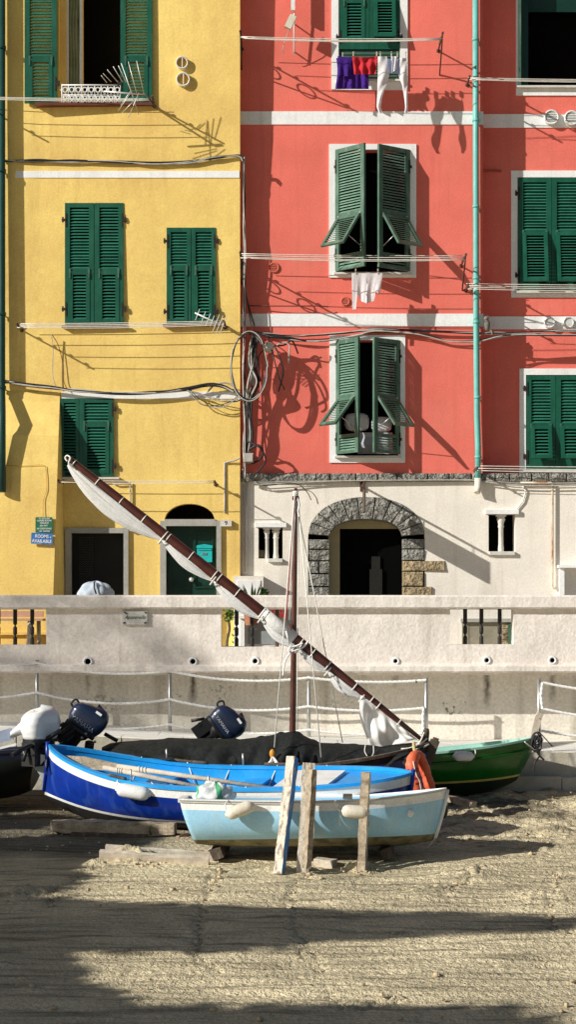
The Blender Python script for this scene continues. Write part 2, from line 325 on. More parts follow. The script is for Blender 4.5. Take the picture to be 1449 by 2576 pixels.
# ================================================================== SETTING: sand, walkway
def sandz(Y): return .087*(Y+8.7)
def noise2(x,y,seed):
    r=np.random.RandomState(seed).rand(256,256)
    xi=np.floor(x).astype(int); yi=np.floor(y).astype(int); fx=x-xi; fy=y-yi
    fx=fx*fx*(3-2*fx); fy=fy*fy*(3-2*fy); g=lambda a,b:r[a%256,b%256]
    return (g(xi,yi)*(1-fx)+g(xi+1,yi)*fx)*(1-fy)+(g(xi,yi+1)*(1-fx)+g(xi+1,yi+1)*fx)*fy-.5
def GP(px,py):
    """point of the sloping beach under a photo pixel"""
    d=(ZC+.087*21.3)/((py-HY)/F+.087); Y=d+CY; return Vector(((px-CX)*d/F,Y,sandz(Y)))
def build_sand():
    xs=np.concatenate([[-60,-30,-15,-8],np.arange(-4.2,4.2,.024),[8,15,30,60]])
    ys=np.concatenate([[-60,-40,-28,-20,-16.5],np.arange(-15.4,-3.2,.034),[-3.1]])
    X,Y=np.meshgrid(xs,ys,indexing='ij'); Z=.087*(Y+8.7)
    inn=(np.abs(X)<4.3)&(Y>-15.5)
    wx=X+.5*noise2(X*.9,Y*.9,3); wy=Y+.30*noise2(X*.5+9,Y*.8,4)
    Z=Z+.05*noise2(X*.4,Y*.7,1)+.022*noise2(X*.9,Y*1.8,2)
    rip=noise2(wx*1.3,wy*8,5); rip2=noise2(wx*2.6+5,wy*17,6)
    Z=Z+np.where(inn,.020*rip+.020*rip2+.012*noise2(wx*4,wy*27,7)+.004*noise2(X*17,Y*22,8)+.003*noise2(X*36,Y*30,12)+.020*np.clip(noise2(X*3.3,Y*4.2,30)*noise2(X*7,Y*9,31)*6-.5,0,1),0)
    # small terraces where water ran off
    Z=Z+np.where(inn,.018*np.clip(noise2(wx*1.1+3,wy*5.5,21)*5,-.5,.5)*np.clip(.5+2*noise2(X*.8,Y*.8,22),0,1),0)
    tr=[[(245,2170),(150,2225),(125,2280)],[(560,2185),(520,2250),(500,2330),(490,2400),(540,2440)],[(780,2195),(735,2250),(740,2340),(770,2400),(820,2440)],
        [(1215,2180),(1180,2215),(1130,2250)],[(1410,2200),(1380,2300),(1420,2350)],[(1000,2500),(900,2540),(840,2500)]]
    for k,l in enumerate(tr):
        p=[GP(*q) for q in l]; pc=curve([Vector((v.x,v.y,0)) for v in p],10)
        D=np.full(X.shape,9.)
        for v in pc: D=np.minimum(D,np.sqrt(((X-v.x)+.13*noise2(X*7,Y*7,40+k))**2+((Y-v.y)*.8)**2))
        Z=Z+np.exp(-(D/.045)**2)*(.065*noise2(X*30,Y*30,50+k)+.006)-np.exp(-((D-.035)/.02)**2)*.024
    for px,py,h,r in [(905,2185,.10,.16),(350,2163,.13,.20),(765,2190,.05,.2),(705,2190,.04,.15),(300,2160,.07,.16),(245,2168,.07,.12),(420,2165,.05,.15),(60,2250,.08,.3),(1180,2200,.05,.3),(1370,2260,.05,.35),(1090,2245,.05,.3),(640,2190,.03,.3)]:
        c=GP(px,py); D=np.sqrt((X-c.x)**2+((Y-c.y)*1.2)**2)
        Z=Z+h*np.exp(-(D/r)**2)*(1+1.1*noise2(X*20,Y*20,60))
    # rougher, clotted strip under and right of the boats
    rough=np.clip((Y+8.4)/1.2,0,1)*np.clip((X+1.)/1.5,0,1); Z=Z+np.where(inn,rough*(.075*noise2(X*5,Y*9,70)+.04*noise2(X*14,Y*18,71)),0)
    damp_shade=np.clip((-1.0-X+.9*noise2(X*.9,Y*1.2,80))*1.1,0,1)*np.clip((Y+8.35+.5*noise2(X*1.5,Y*2,81))*1.6,0,1)  # damp sand at left, with the shade there deepened in the colour too
    damp_shade=np.maximum(damp_shade,np.clip((Y+6.6)*.9,0,1)*np.clip(.45+2.2*noise2(X*1.1,Y*2.2,82)+.9*noise2(X*6,Y*9,83),0,1))
    nx,ny=X.shape
    V=np.stack([X,Y,Z],-1).reshape(-1,3)
    idx=np.arange(nx*ny).reshape(nx,ny); Fc=np.stack([idx[:-1,:-1],idx[1:,:-1],idx[1:,1:],idx[:-1,1:]],-1).reshape(-1,4)
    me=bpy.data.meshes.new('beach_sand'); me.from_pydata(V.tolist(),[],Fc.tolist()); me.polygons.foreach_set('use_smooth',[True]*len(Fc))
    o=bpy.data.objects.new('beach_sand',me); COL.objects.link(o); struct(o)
    m=mat('beach_sand',(.75,.635,.415),.95,.24,1.0,.8,60,18,spec=.1,stain=(.25,.21,.14),samt=.80,sscale=(1.1,13,1),slo=.47,shi=.68,fine=.15,fs=40,bd=.03)
    at=me.attributes.new('damp_and_shade','FLOAT','POINT'); at.data.foreach_set('value',damp_shade.reshape(-1).astype(np.float32))
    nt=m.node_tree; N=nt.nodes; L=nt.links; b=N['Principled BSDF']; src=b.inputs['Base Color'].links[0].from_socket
    a=N.new('ShaderNodeAttribute'); a.attribute_name='damp_and_shade'; mx=N.new('ShaderNodeMix'); mx.data_type='RGBA'; mx.blend_type='MULTIPLY'; mx.inputs[7].default_value=(.30,.30,.32,1)
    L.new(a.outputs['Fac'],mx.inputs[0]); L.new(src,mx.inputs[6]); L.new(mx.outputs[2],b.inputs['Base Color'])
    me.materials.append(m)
build_sand()
sandl=lambda px:lerp_tab([(-200,1800),(0,1814),(363,1833),(600,1842),(950,1856),(1100,1863),(1700,1866)],px)
mb=MB(); xs=[-900,-300,0,200,363,500,600,800,950,1100,1400,1800]
WY0=-1.48; WY1=-3.5
top=[P(x,sandl(x),WY0) for x in xs]
fr=[Vector((v.x*(30+WY1)/(30+WY0),WY1,v.z-.04)) for v in top]
for i in range(len(xs)-1):
    mb.add([fr[i],fr[i+1],top[i+1],top[i]],[(0,1,2,3)],0)
walk=struct(mb.build('walkway',pave))
# paving joints are real grooves between slabs laid on the bed
mb=MB()
def wz(x,t):   # height of the walkway at world x, t 0 back..1 front
    pts=[(a.x,a.z) for a in top]; return lerp_tab(pts,x*((30+WY0)/((30+WY0)+(WY1-WY0)*t)))-.04*t
random.seed(3)
for r in range(3):
    t0,t1=.012+r/3+.004,(r+1)/3-.006
    x=-8+random.random()
    while x<9:
        L=.75+random.random()*.15; y0=WY0+(WY1-WY0)*t1; y1=WY0+(WY1-WY0)*t0; a=x+.006;b=x+L-.006
        v=[Vector((a,y0,wz(a,t1)+.004)),Vector((b,y0,wz(b,t1)+.004)),Vector((b,y1,wz(b,t0)+.004)),Vector((a,y1,wz(a,t0)+.004))]
        u=[q+Vector((0,0,.016+random.random()*.004)) for q in v]
        mb.add(v+u,[(4,5,6,7),(0,1,5,4),(1,2,6,5),(2,3,7,6),(3,0,4,7)]); x+=L
struct(mb.build('paving_slabs',pave))
mb=MB(); x=-8
while x<9:
    L=.9+random.random()*.5; a=x+.008; b=x+L-.008; z0=sandz(WY1)-.3
    o=random.random()*.012
    for (xa,xb) in((a,b),):
        vs=[(xa,WY1-.06-o,z0),(xb,WY1-.06-o,z0),(xb,WY1+.1,z0),(xa,WY1+.1,z0)]
        vt=[(q[0],q[1],wz(q[0],1)+.012) for q in vs]
        mb.add(vs+vt,[(0,1,5,4),(1,2,6,5),(2,3,7,6),(3,0,4,7),(4,5,6,7)])
    x+=L
x=-8
while x<9:
    L=.7+random.random()*.9; o=random.random()*.06
    mb.box(x,x+L-.01,WY1-.28-o,WY1-.075,sandz(WY1)-.3,sandz(WY1)+.10+random.random()*.03); x+=L
struct(mb.build('kerb',kerbm))
# ================================================================== YELLOW HOUSE
YH=thing('yellow_house','tall yellow stucco house with green louvred shutters and two dark doors','house',P(300,1690,0))
mb=MB()
yh=[(147,303,-110,262,.5),(166,307,515,816,.12),(422,539,577,814,.12),(155,282,1006,1196,.12),(177,311,1340,1705,.4),(416,545,1322,1705,.25)]
arc=[(413+127*(.5-.5*cos(PI*i/16)),1313-46*sin(PI*i/16)**.9) for i in range(17)]
hol=yh+[(413,540,1266,1313,.25)]
wall_cells(mb,-260,603.5,-110,1760,yY,hol,.2,0,xs=(100,200,300,350,450,550),ys=(100,200,300,400,500,700,850,950,1100,1250,1500))
for q,(a,b) in enumerate(zip(arc,arc[1:])):       # spandrel of the fanlight arch
    mb.add([P(a[0],a[1],yY(*a)),P(b[0],b[1],yY(*b)),P(b[0],1266,yY(b[0],1266)),P(a[0],1266,yY(a[0],1266))],[(0,1,2,3)])
    mb.add([P(a[0],a[1],yY(*a)),P(b[0],b[1],yY(*b)),P(b[0],b[1],yY(*b))+Vector((0,.25,0)),P(a[0],a[1],yY(*a))+Vector((0,.25,0))],[(0,1,2,3)])
mb.add([P(603.5,y,yY(603.5,y)) for y in(-110,570,1190,1760)]+[P(603.5,y,yY(603.5,y))+Vector((0,.6,0)) for y in(-110,570,1190,1760)],[(0,1,5,4),(1,2,6,5),(2,3,7,6)])
mb.build('wall',yellow,YH)
for x0,x1,y0,y1,dp in yh[:4]: dark_backing(YH,x0,x1,y0,y1,yY((x0+x1)/2,y0)+dp-.02)
dark_backing(YH,413,540,1266,1313,-.08+.2,'fanlight',black)
mb=MB()                                            # protruding lower corner
bt=[(985,.0),(1010,.04),(1095,.33),(1180,.42),(1250,.45),(1500,.47),(1760,.48)]
for (ya,pa),(yb,pb) in zip(bt,bt[1:]):
    ex=lambda y:150-17*(y-985)/505; ix=lambda y:153+11*(y-985)/505
    A=[P(-260,ya,yY(0,ya)-pa-.004),P(ex(ya),ya,yY(150,ya)-pa-.004),P(ix(ya),ya,yY(150,ya)+.01)]
    B=[P(-260,yb,yY(0,yb)-pb-.004),P(ex(yb),yb,yY(150,yb)-pb-.004),P(ix(yb),yb,yY(150,yb)+.01)]
    mb.add(A+B,[(0,1,4,3),(1,2,5,4)])
mb.build('corner_buttress',yellow,YH)
for x0,x1,y0,y1 in((22,602,430,447),(154,602,985,1003)):
    mb=MB(); n=6
    for i in range(n):
        a=x0+(x1-x0)*i/n; b=x0+(x1-x0)*(i+1)/n
        f=[P(x,y,yY(x,y)-.012) for x,y in((a,y1),(b,y1),(b,y0),(a,y0))]; g=[v+Vector((0,.03,0)) for v in f]
        mb.add(f+g,[(0,1,2,3),(0,1,5,4),(2,3,7,6)]+([(3,0,4,7)] if i==0 else []))
    mb.build('string_course',white_w,YH)
def sill(x0,x1,y,Y,par,m,t=.03,out=.09,name='sill'):
    mb=MB(); a=P(x0,y,Y);b=P(x1,y,Y); mb.box(a.x,b.x,Y-out,Y+.05,a.z-t,a.z); return mb.build(name,m,par)
# top window: leaves folded flat on the wall, white pierced guard panel, curtain
leaf(YH,143,-1,81,yY(100,100),-110,143,150,256,262,m=green,proud=.03)
leaf(YH,303,1,80,yY(340,100),-110,143,150,256,262,m=green,proud=.03)
sill(90,383,263,yY(230,262),YH,plumm,.035,.12)
mb=MB(); Yw=yY(200,100)+.2
mb.pbox(148,166,-110,262,Yw-.08,Yw+.2,0); mb.pbox(166,172,-110,262,Yw-.04,Yw,1); mb.pbox(199,206,-110,262,Yw-.04,Yw,1); mb.pbox(206,209,-110,262,Yw-.02,Yw,0)
mb.build('casement_frame',[yellow,whitep],YH)
mb=MB()
mb.grid(lambda u,v:P(173+25*u+4*sin(v*9)*(1-v),-110+(330+25*sin(u*3))*v,Yw-.03+.02*sin(u*22)),16,10)
mb.build('curtain',mat('olive_curtain',(.30,.31,.16),.9,.2,5),YH)
GPL=thing('balcony_guard','white pierced scrollwork guard panel across the open top window','guard panel',P(229,265,yY(229,265)-.05))
mb=MB(); Yg=yY(229,262)-.06; L=lambda x,y:P(x,y,Yg)
for y,r in((214,.011),(239,.008),(263,.009)): mb.tube([L(155,y),L(303,y)],r,6)
for x in(155,303): mb.tube([L(x,212),L(x,265)],.01,6)
n=9; st=148/n
for i in range(n):
    x=155+st*(i+.5)
    mb.torus(L(x,226),S(6.0,Yg),.009,n=14,k=6)
    for dx in(-.5,.5): mb.tube([L(x+dx*st,216),L(x+dx*st,237)],.008,5); mb.torus(L(x+dx*st,226.5),S(3,Yg),.006,n=8,k=5)
    mb.tube([L(x-st/2,238),L(x,252),L(x+st/2,263)],.007,5); mb.tube([L(x+st/2,238),L(x,252),L(x-st/2,263)],.007,5)
    mb.torus(L(x,247),S(5,Yg),.007,n=12,k=5); mb.tube([L(x-st/2,216),L(x,239)],.005,5); mb.tube([L(x+st/2,216),L(x,239)],.005,5)
    mb.tube([L(x-st/2,263),L(x-st/2,238)],.006,5)
mb.build('pierced_panel',whitep,GPL)
# closed windows
for x0,x1,y0,y1,ym in((163,310,512,820,680),(419,542,574,818,672)):
    Y=yY((x0+x1)/2,(y0+y1)/2); w=(x1-x0)/2-.7
    leaf(YH,x0,1,w,Y,y0,ym-4,ym+3,y1-9,y1-1,m=green,proud=.004); leaf(YH,x1,-1,w,Y,y0,ym-4,ym+3,y1-9,y1-1,m=green,proud=.004)
sill(155,322,821,yY(236,820),YH,plumm,.025,.08); sill(409,552,817,yY(480,818),YH,plumm,.025,.08)
Y=yY(215,1100)
leaf(YH,152,1,46,Y,1003,1188,1190,1192,1199,m=green,proud=.004,hinges=False)
leaf(YH,285,-1,86,Y,1003,1061,1066,1190,1199,m=green,proud=.006)
sill(150,300,1201,Y,YH,marble,.03,.08)
# doors
def door(x0,x1,y0,Y,name,m,panels,fr=stone_g,fw=14):
    mb=MB(); mb.pbox(x0-fw,x0+1,y0-12,1705,Y-.05,Y+.04,0); mb.pbox(x1-1,x1+fw-3,y0-12,1705,Y-.05,Y+.04,0); mb.pbox(x0+1,x1-1,y0-12,y0+1,Y-.052,Y+.04,0)
    mb.build('door_frame',fr,YH)
    mb=MB(); Yd=Y+.16; mb.pbox(x0-2,x1+2,y0-2,1705,Yd,Yd+.05,0)
    for a,b,c,d in panels:
        for e in((a,a+4,c,d),(b-4,b,c,d),(a+4,b-4,c,c+4),(a+4,b-4,d-4,d)): mb.pbox(*e,Yd-.018,Yd+.01,0)
    return mb.build(name,m,YH)
door(177,311,1340,yY(240,1450),'door',mat('unlit_door',(.006,.007,.006),.7,.3,6),[])
mb=MB(); Yb=yY(240,1450)+.12                        # beaded fly curtain in the dark doorway
for i in range(9):
    for j in range(24): mb.ball(P(200+i*4,1352+j*6+(i%2)*2,Yb),.008,4)
mb.build('bead_curtain',mat('dark_beads',(.05,.06,.05),.4,.3,20),YH)
dd=door(416,545,1322,yY(480,1450),'door',dgreen,[(425,470,1340,1480),(488,536,1340,1400),(488,536,1430,1480)])
mb=MB(); Yd=yY(480,1450)+.16; mb.ball(P(481,1458,Yd-.05),.035,8); mb.tube([P(481,1458,Yd-.05),P(481,1458,Yd)],.012,8); mb.build('door_knob',alum,dd)
mb=MB(); Yd=yY(477,1313); mb.pbox(413,541,1306,1313,Yd-.045,Yd+.1); mb.build('fanlight_sill',stone_g,YH)
for (cx,cy,r) in((457,157,16),(460,199,18)):        # ventilation sockets
    v=MB(); Y=yY(cx,cy); c=P(cx,cy,Y-.07); R=S(r,Y)
    v.lathe(c,(0,1,0),[(R*.78,.12),(R*.78,0),(R,0),(R,.09)],20); v.lathe(c+Vector((0,.05,0)),(0,1,0),[(R*.79,0),(0.001,0)],20,1)
    v.mbox(lambda a,b,z:(c.x+a,c.y+b,c.z+z),-.004,.012,.0,.05,-R*.75,R*.75,0); v.build('vent_socket',[creamp,yellow_d],YH)
mb=MB(); mb.tube([P(2,-110,yY(2,0)-.13),P(2,960,yY(2,960)-.13),P(2,985,yY(2,985)-.15),P(3,1035,-.52),P(3,1060,-.56),P(3,1238,-.62)],S(10,0),12)
for y in(120,430,790,975): mb.tube([P(2,y-4,yY(2,y)-.13),P(2,y+4,yY(2,y)-.13)],S(12,0),12); mb.tube([P(2,y,yY(2,y)-.13),P(2,y,yY(2,y)+.02)],.012,6)
mb.build('drainpipe',dpipe,YH)
mb=MB(); mb.pbox(-40,150,1590,1597,-.62,-.5); mb.build('lit_ledge',yellow,YH)
# ================================================================== CORAL HOUSE
RH=thing('coral_house','tall coral red house on a grey ground floor with white framed green shutters','house',P(950,1690,0))
YR=.285; BX=1216
mb=MB()
hA=(852,1007,-110,200,.25); hB=(846,1030,376,685,.25); hC=(848,1004,855,1146,.30)
wall_cells(mb,590,BX,-110,1195,lambda x,y:0,[hA,hB,hC],.25,0)
hR1=(1306,1700,-110,216,.5); hR2=(1303,1474,446,732,.2); hR3=(1324,1474,943,1182,.2)
wall_cells(mb,1205,1760,-110,1195,lambda x,y:YR,[hR1,hR2,hR3],.2,0)
mb.add([P(BX,-110,0),P(BX,1195,0),P(BX,1195,0)+Vector((0,YR,0)),P(BX,-110,0)+Vector((0,YR,0))],[(0,1,2,3)])
mb.build('wall',red,RH)
for h,Y in((hA,0),(hB,0),(hC,0),(hR1,YR),(hR2,YR),(hR3,YR)): dark_backing(RH,h[0],h[1],h[2],h[3],Y+h[4]-.02)
for x0,x1,y0,y1,Y in((604,BX,280,313,0),(BX+1,1760,287,321,YR),(604,BX,789,821,0),(BX+1,1760,796,828,YR)):
    mb=MB(); mb.pbox(x0,x1+(1 if Y==0 else 0),y0,y1,Y-.014,Y+.02); mb.build('string_course',white_w,RH)
def surround(ox0,ox1,oy0,oy1,ix0,ix1,iy0,iy1,Y,sl=True):
    mb=MB(); T=.022
    mb.pbox(ox0,ix0,oy0,oy1,Y-T,Y+.02); mb.pbox(ix1,ox1,oy0,oy1,Y-T,Y+.02); mb.pbox(ix0,ix1,oy0,iy0,Y-T,Y+.02); mb.pbox(ix0,ix1,iy1,oy1,Y-T,Y+.02)
    a=mb.build('window_surround',white_w,RH)
    if sl: sill(ix0-6,ix1+6,iy1+1,Y-T,a,marble,.03,.06)
surround(834,1026,-110,226,852,1007,-110,200,0); surround(828,1048,362,698,846,1030,376,685,0); surround(829,1020,843,1164,848,1004,855,1146,0)
surround(1299,1760,-110,240,1306,1700,-110,216,YR); surround(1287,1490,429,748,1303,1474,446,732,YR); surround(1308,1490,927,1190,1324,1474,943,1182,YR)
leaf(RH,853,1,76,-.005,-110,-8,-1,100,124,m=green,proud=-.03)
leaf(RH,1006,-1,76,-.005,-110,-8,-1,97,124,flap=.2,m=green,proud=-.03)
mb=MB(); mb.pbox(853,1006,127,198,.02,.05); 
for i in range(9): mb.pbox(862,1000,133+i*7,137+i*7,-.005,.02)
mb.build('louvred_panel',green_o,RH)
leaf(RH,848,1,104,0,378,540,553,645,683,th=.84,flap=.62,yd=677,m=green_o,pitch=.04)
leaf(RH,1028,-1,104,0,378,540,553,645,683,th=.68,flap=.62,yd=677,m=green_o,pitch=.04)
leaf(RH,850,1,86,0,857,996,1008,1095,1143,th=.90,flap=.72,yd=1136,m=green_o,pitch=.036)
leaf(RH,1003,-1,92,0,857,996,1008,1095,1143,th=.74,flap=.68,yd=1136,m=green_o,pitch=.036)
for hx in(1304,): leaf(RH,1304,1,84,YR-.01,448,579,586,712,730,flap=.22,m=green,proud=-.02); leaf(RH,1473,-1,84,YR-.01,448,579,586,712,730,flap=.22,m=green,proud=-.02)
leaf(RH,1325,1,73.5,YR-.01,945,1064,1072,1152,1180,flap=.2,m=green,proud=-.02); leaf(RH,1473,-1,73.5,YR-.01,945,1064,1072,1152,1180,flap=.2,m=green,proud=-.02)
mb=MB(); mb.pbox(1306,1312,-110,214,YR-.06,YR+.1); mb.build('open_shutter_edge',green_o,RH)
mb=MB(); a=YR-.02; mb.pbox(1312,1330,-110,214,YR+.05,YR+.1); mb.pbox(1330,1700,-110,30,YR+.25,YR+.28); mb.build('casement_frame',dgreen,RH)
for (cx,cy,r,Y,dark) in((1389,294,19,YR,1),(1440,296,19,YR,1),(1384,811,14,YR,0),(1432,811,14,YR,0)):
    v=MB(); R=S(r,Y); c=P(cx,cy,Y-.09)
    v.lathe(c,(0,1,0),[(R*.80,.05),(R*.80,0),(R,0.006),(R,.1)],22); v.lathe(c+Vector((0,.045,0)),(0,1,0),[(R*.82,0),(.001,0)],22,1)
    for k in range(-3,4): 
        hw=R*.8*math.sqrt(max(.05,1-(k/3.6)**2)); v.mbox(lambda a,b,z:(c.x+a,c.y+b,c.z+z),-hw,hw,.012,.035,k*R*.22-.006,k*R*.22+.008,0)
    v.build('round_vent',[whitep,ironb if dark else cabw],RH)
for cx,cy,r in((689,673,13),(869,758,11),(515+0,0,0)):
    if r:
        v=MB(); R=S(r,0); c=P(cx,cy,-.012); v.torus(c,R*.9,.012,n=20,k=6)
        for k in(-2,-1,0,1,2): v.mbox(lambda a,b,z:(c.x+a,c.y+b,c.z+z),-R*.72,R*.72,-.004,.01,k*R*.32-.006,k*R*.32+.006)
        v.build('round_vent',mat('coral_plastic',(.62,.16,.11),.6),RH)
mb=MB(); pp=[P(1197,-110,-.09),P(1198,400,-.09),P(1199,800,-.09),P(1201,1050,-.09),P(1203.5,1120,-.09),P(1203.5,1203,-.09)]
mb.tube(pp,S(7.6,0),14)
for y in(100,303,520,700,811,1000,1150): mb.tube([P(lerp_tab([(-110,1197),(800,1199),(1120,1203.5),(1300,1203.5)],y),y+d,-.09) for d in(-3,3)],S(9,0),14); mb.tube([P(1199,y,-.09),P(1199,y,.02)],.01,5)
mb.build('drainpipe',teal,RH)
mb=MB(); mb.tube([P(1203.5,1203,-.09),P(1203.5,1228,-.09),P(1201,1240,-.12)],[S(8.8,0)]*2+[S(8,0)],14); mb.build('drainpipe_spout',creamp,RH)
mb=MB(); mb.tube([P(1213,1190,YR-.26),P(1212,800,YR-.26),P(1211,436,YR-.26),P(1214,430,YR-.26),P(1220,429,YR-.04),P(1262,430,YR-.03)],.016,8)
mb.build('gas_pipe',mat('coral_pipe_paint',(.5,.09,.07),.5),RH)
# ground floor of the coral house
mb=MB(); GY=-.005
hol=[(770,1074,1246,1705,.3),(650,711,1326,1405,.35),(1230,1297,1293,1387,.35)]
wall_cells(mb,590,1760,1211,1760,lambda x,y:GY,hol,.3,0)
# arch outline: outer and inner curves
def arcpt(cx,sw,ys,ht,e,a): return (cx-sw*math.copysign(abs(cos(a))**(2/e),cos(a)),ys-ht*abs(sin(a))**(2/e))
out=lambda a:arcpt(922,147,1352,102,2.15,a); inn=lambda a:arcpt(921.5,91.5,1352,45,2.3,a)
n=28
for i in range(n):
    a,b=out(PI*i/n),out(PI*(i+1)/n)
    mb.add([P(a[0],a[1],GY),P(b[0],b[1],GY),P(b[0],1246,GY),P(a[0],1246,GY)],[(0,1,2,3)])
    mb.add([P(a[0],a[1],GY),P(b[0],b[1],GY),P(b[0],b[1],GY)+Vector((0,.15,0)),P(a[0],a[1],GY)+Vector((0,.15,0))],[(0,1,2,3)])
mb.add([P(770,1246,GY),P(775,1246,GY),P(775,1705,GY),P(770,1705,GY)],[(0,1,2,3)]); mb.add([P(1069,1246,GY),P(1074,1246,GY),P(1074,1705,GY),P(1069,1705,GY)],[(0,1,2,3)])
mb.build('ground_floor_wall',cream,RH)
def block(mb,poly,y0,y1,r=.012,mi=0,rough=.02):
    """a rock-faced stone: polygon with a chamfer and a noisy pillowed face"""
    c=Vector((sum(p[0] for p in poly)/len(poly),0,sum(p[1] for p in poly)/len(poly)))
    A=[Vector((x,y1,z)) for x,z in poly]; B=[Vector((x,y0+.02,z)) for x,z in poly]
    ins=[v.lerp(Vector((c.x,v.y,c.z)),.07) for v in B]; ins=[Vector((v.x,y0-random.random()*rough,v.z)) for v in ins]
    k=len(poly); o=A+B+ins+[Vector((c.x,y0-rough*(.6+random.random()),c.z))]
    f=[(i,(i+1)%k,k+(i+1)%k,k+i) for i in range(k)]+[(k+i,k+(i+1)%k,2*k+(i+1)%k,2*k+i) for i in range(k)]+[(2*k+i,2*k+(i+1)%k,3*k) for i in range(k)]
    mb.add(o,f,mi)
pz=lambda q,Y:(P(q[0],q[1],Y).x,P(q[0],q[1],Y).z)
random.seed(11)
mb=MB(); nv=11; cuts=[PI*(.02+.96*i/nv) for i in range(nv+1)]
for i in range(nv):
    a0=cuts[i]+.006; a1=cuts[i+1]-.006; m_=(a0+a1)/2
    poly=[inn(a0),out(a0),out(a0+(a1-a0)*.33),out(a0+(a1-a0)*.66),out(a1),inn(a1),inn(a0+(a1-a0)*.66),inn(a0+(a1-a0)*.33)]
    block(mb,[pz(q,0) for q in poly],-.02,.26)
ys=[1356,1382,1411,1443,1476,1520,1570,1620,1700]
for a,b in zip(ys,ys[1:]):
    q=[(777+random.random()*3,b-1.2),(829,b-1.2),(829,a+1.2),(777,a+1.2)]
    if 1411<=a<1443: block(mb,[pz(p,0) for p in[(777,b-1.2),(801,b-1.2),(801,a+1.2),(777,a+1.2)]],-.02,.26); block(mb,[pz(p,0) for p in[(803,b-1.2),(829,b-1.2),(829,a+1.2),(803,a+1.2)]],-.02,.26)
    else: block(mb,[pz(p,0) for p in q],-.02,.26)
for a,b in((1356,1380),(1382,1409)): block(mb,[pz(p,0) for p in[(1014,b),(1068,b),(1068,a),(1014,a)]],-.02,.26)
for a,b,xe in((1411,1436,1122),(1438,1474,1066),(1476,1505,1088),(1507,1560,1066),(1562,1700,1080)): block(mb,[pz(p,0) for p in[(1014,b),(xe,b),(xe,a),(1014,a)]],-.02,.2,mi=1)
mb.build('stone_arch',[stone_d,stone_t],RH)
mb=MB(); x=603
while x<1760:
    L=35+random.random()*45; block(mb,[pz(p,0) for p in[(x,1212),(x+L-1.2,1212),(x+L-1.2,1191),(x,1191)]],-.05,.3,rough=.025); x+=L
mb.build('stone_string_course',stone_d,RH)
mb=MB(); mb.pbox(826,855,1310,1705,.27,.33); mb.pbox(855,1016,1300,1330,.27,.33); mb.build('doorway_lining',mat('ochre_lining',(.50,.43,.24),.8),RH)
dark_backing(RH,775,1069,1246,1705,.34,'dark_doorway')
mb=MB(); mb.pbox(930,962,1432,1495,.30,.32); mb.pbox(935,957,1400,1436,.31,.33); mb.build('inner_grille',mat('dim_grille',(.010,.009,.006),.6,.6,30),RH)
def column(cx,y0,y1,Y,w,par):
    mb=MB(); c=P(cx,y1,Y); h=S(y1-y0,Y); r=S(w/2,Y)
    mb.lathe(c,(0,0,1),[(r*1.1,0),(r*1.15,h*.06),(r*.95,h*.2),(r*.95,h*.62),(r*1.25,h*.66),(r*1.0,h*.7),(r*1.15,h*.76),(r*1.7,h*.86),(r*1.3,h*.9),(r*2.0,h*.94)],14)
    mb.box(c.x-r*1.9,c.x+r*1.9,Y-r*1.9,Y+r*1.9,c.z+h*.93,c.z+h); mb.build('column',marble,par)
for x0,x1,y0,y1,cols in((650,711,1326,1405,((671,10),(694,12))),(1230,1297,1293,1387,((1261,13),))):
    mb=MB(); mb.pbox(x0-8,x1+9,y0-11,y0,GY-.05,GY+.05); a=mb.build('lintel',white_w,RH)
    mb=MB(); s0=x0+24 if x0==650 else x0+3; mb.pbox(s0,x1-1,y1,y1+9,GY-.05,GY+.05); mb.build('sill',marble,a)
    dark_backing(RH,x0,x1,y0,y1,GY+.33)
    for cx,w in cols: column(cx,y0,y1,GY+.08,w,RH)
mb=MB(); mb.pbox(650,676,1384,1405,GY+.1,GY+.3); mb.build('stone_block',stone_t,RH)
mb=MB(); r=.016
mb.tube([P(1310,1214,-.05),P(1388,1214,-.05),P(1391,1217,-.05),P(1391,1475,-.05),P(1394,1480,-.05),P(1412,1481,-.05)],r,8); mb.build('gas_pipe',mat('rusty_white_pipe',(.72,.62,.48),.6,.2,8,stain=(.42,.15,.04),samt=.9,sscale=(6,6,3),slo=.5,shi=.6),RH)
mb=MB(); mb.tube([P(1314,1220,-.03),P(1324,1235,-.03),P(1316,1262,-.03),P(1298,1283,-.03)],.011,7); mb.build('conduit',white_w,RH)
mb=MB(); mb.pbox(1406,1560,1421,1428,-.2,.05); mb.pbox(1409,1421,1428,1505,-.12,.05); mb.build('side_shelf',white_w,RH)
for x,y0,y1,w in((620,1212,1440,4),(612,1220,1452,3)):
    mb=MB(); mb.tube([P(x,y0,-.04),P(x-1,y1,-.04)],S(w,0)*.6,8); mb.build('downpipe',mat('pale_pipe',(.62,.58,.52),.6),RH)
mb=MB(); Yc=-.32; mb.pbox(588,662,1449,1700,Yc,-.01,0); mb.pbox(596,655,1460,1497,Yc-.012,Yc+.01,1); mb.build('meter_niche',[cream,white_w],RH)
# low openings behind the terrace wall, right hand side
mb=MB(); Yq=-.03; mb.pbox(1160,1297,1556,1565,Yq-.05,Yq+.04,0); mb.build('cellar_lintel',stone_g,RH)
mb=MB(); mb.pbox(1163,1262,1566,1700,-.018,.0,0); mb.pbox(1175,1180,1566,1700,-.025,-.01,0); mb.build('cellar_panel',mat('dim_plaster',(.30,.27,.20),.9,.25,4),RH)
mb=MB()
for i,y in enumerate((1568,1582,1596,1610,1624,1640)): block(mb,[pz(p,0) for p in[(1264,y+13),(1278,y+13),(1278,y),(1264,y)]],-.03,.0)
mb.build('rough_stones',stone_t,RH)
mb=MB(); mb.pbox(1279,1293,1566,1640,-.05,-.012); mb.build('cellar_shutter',green_o,RH)
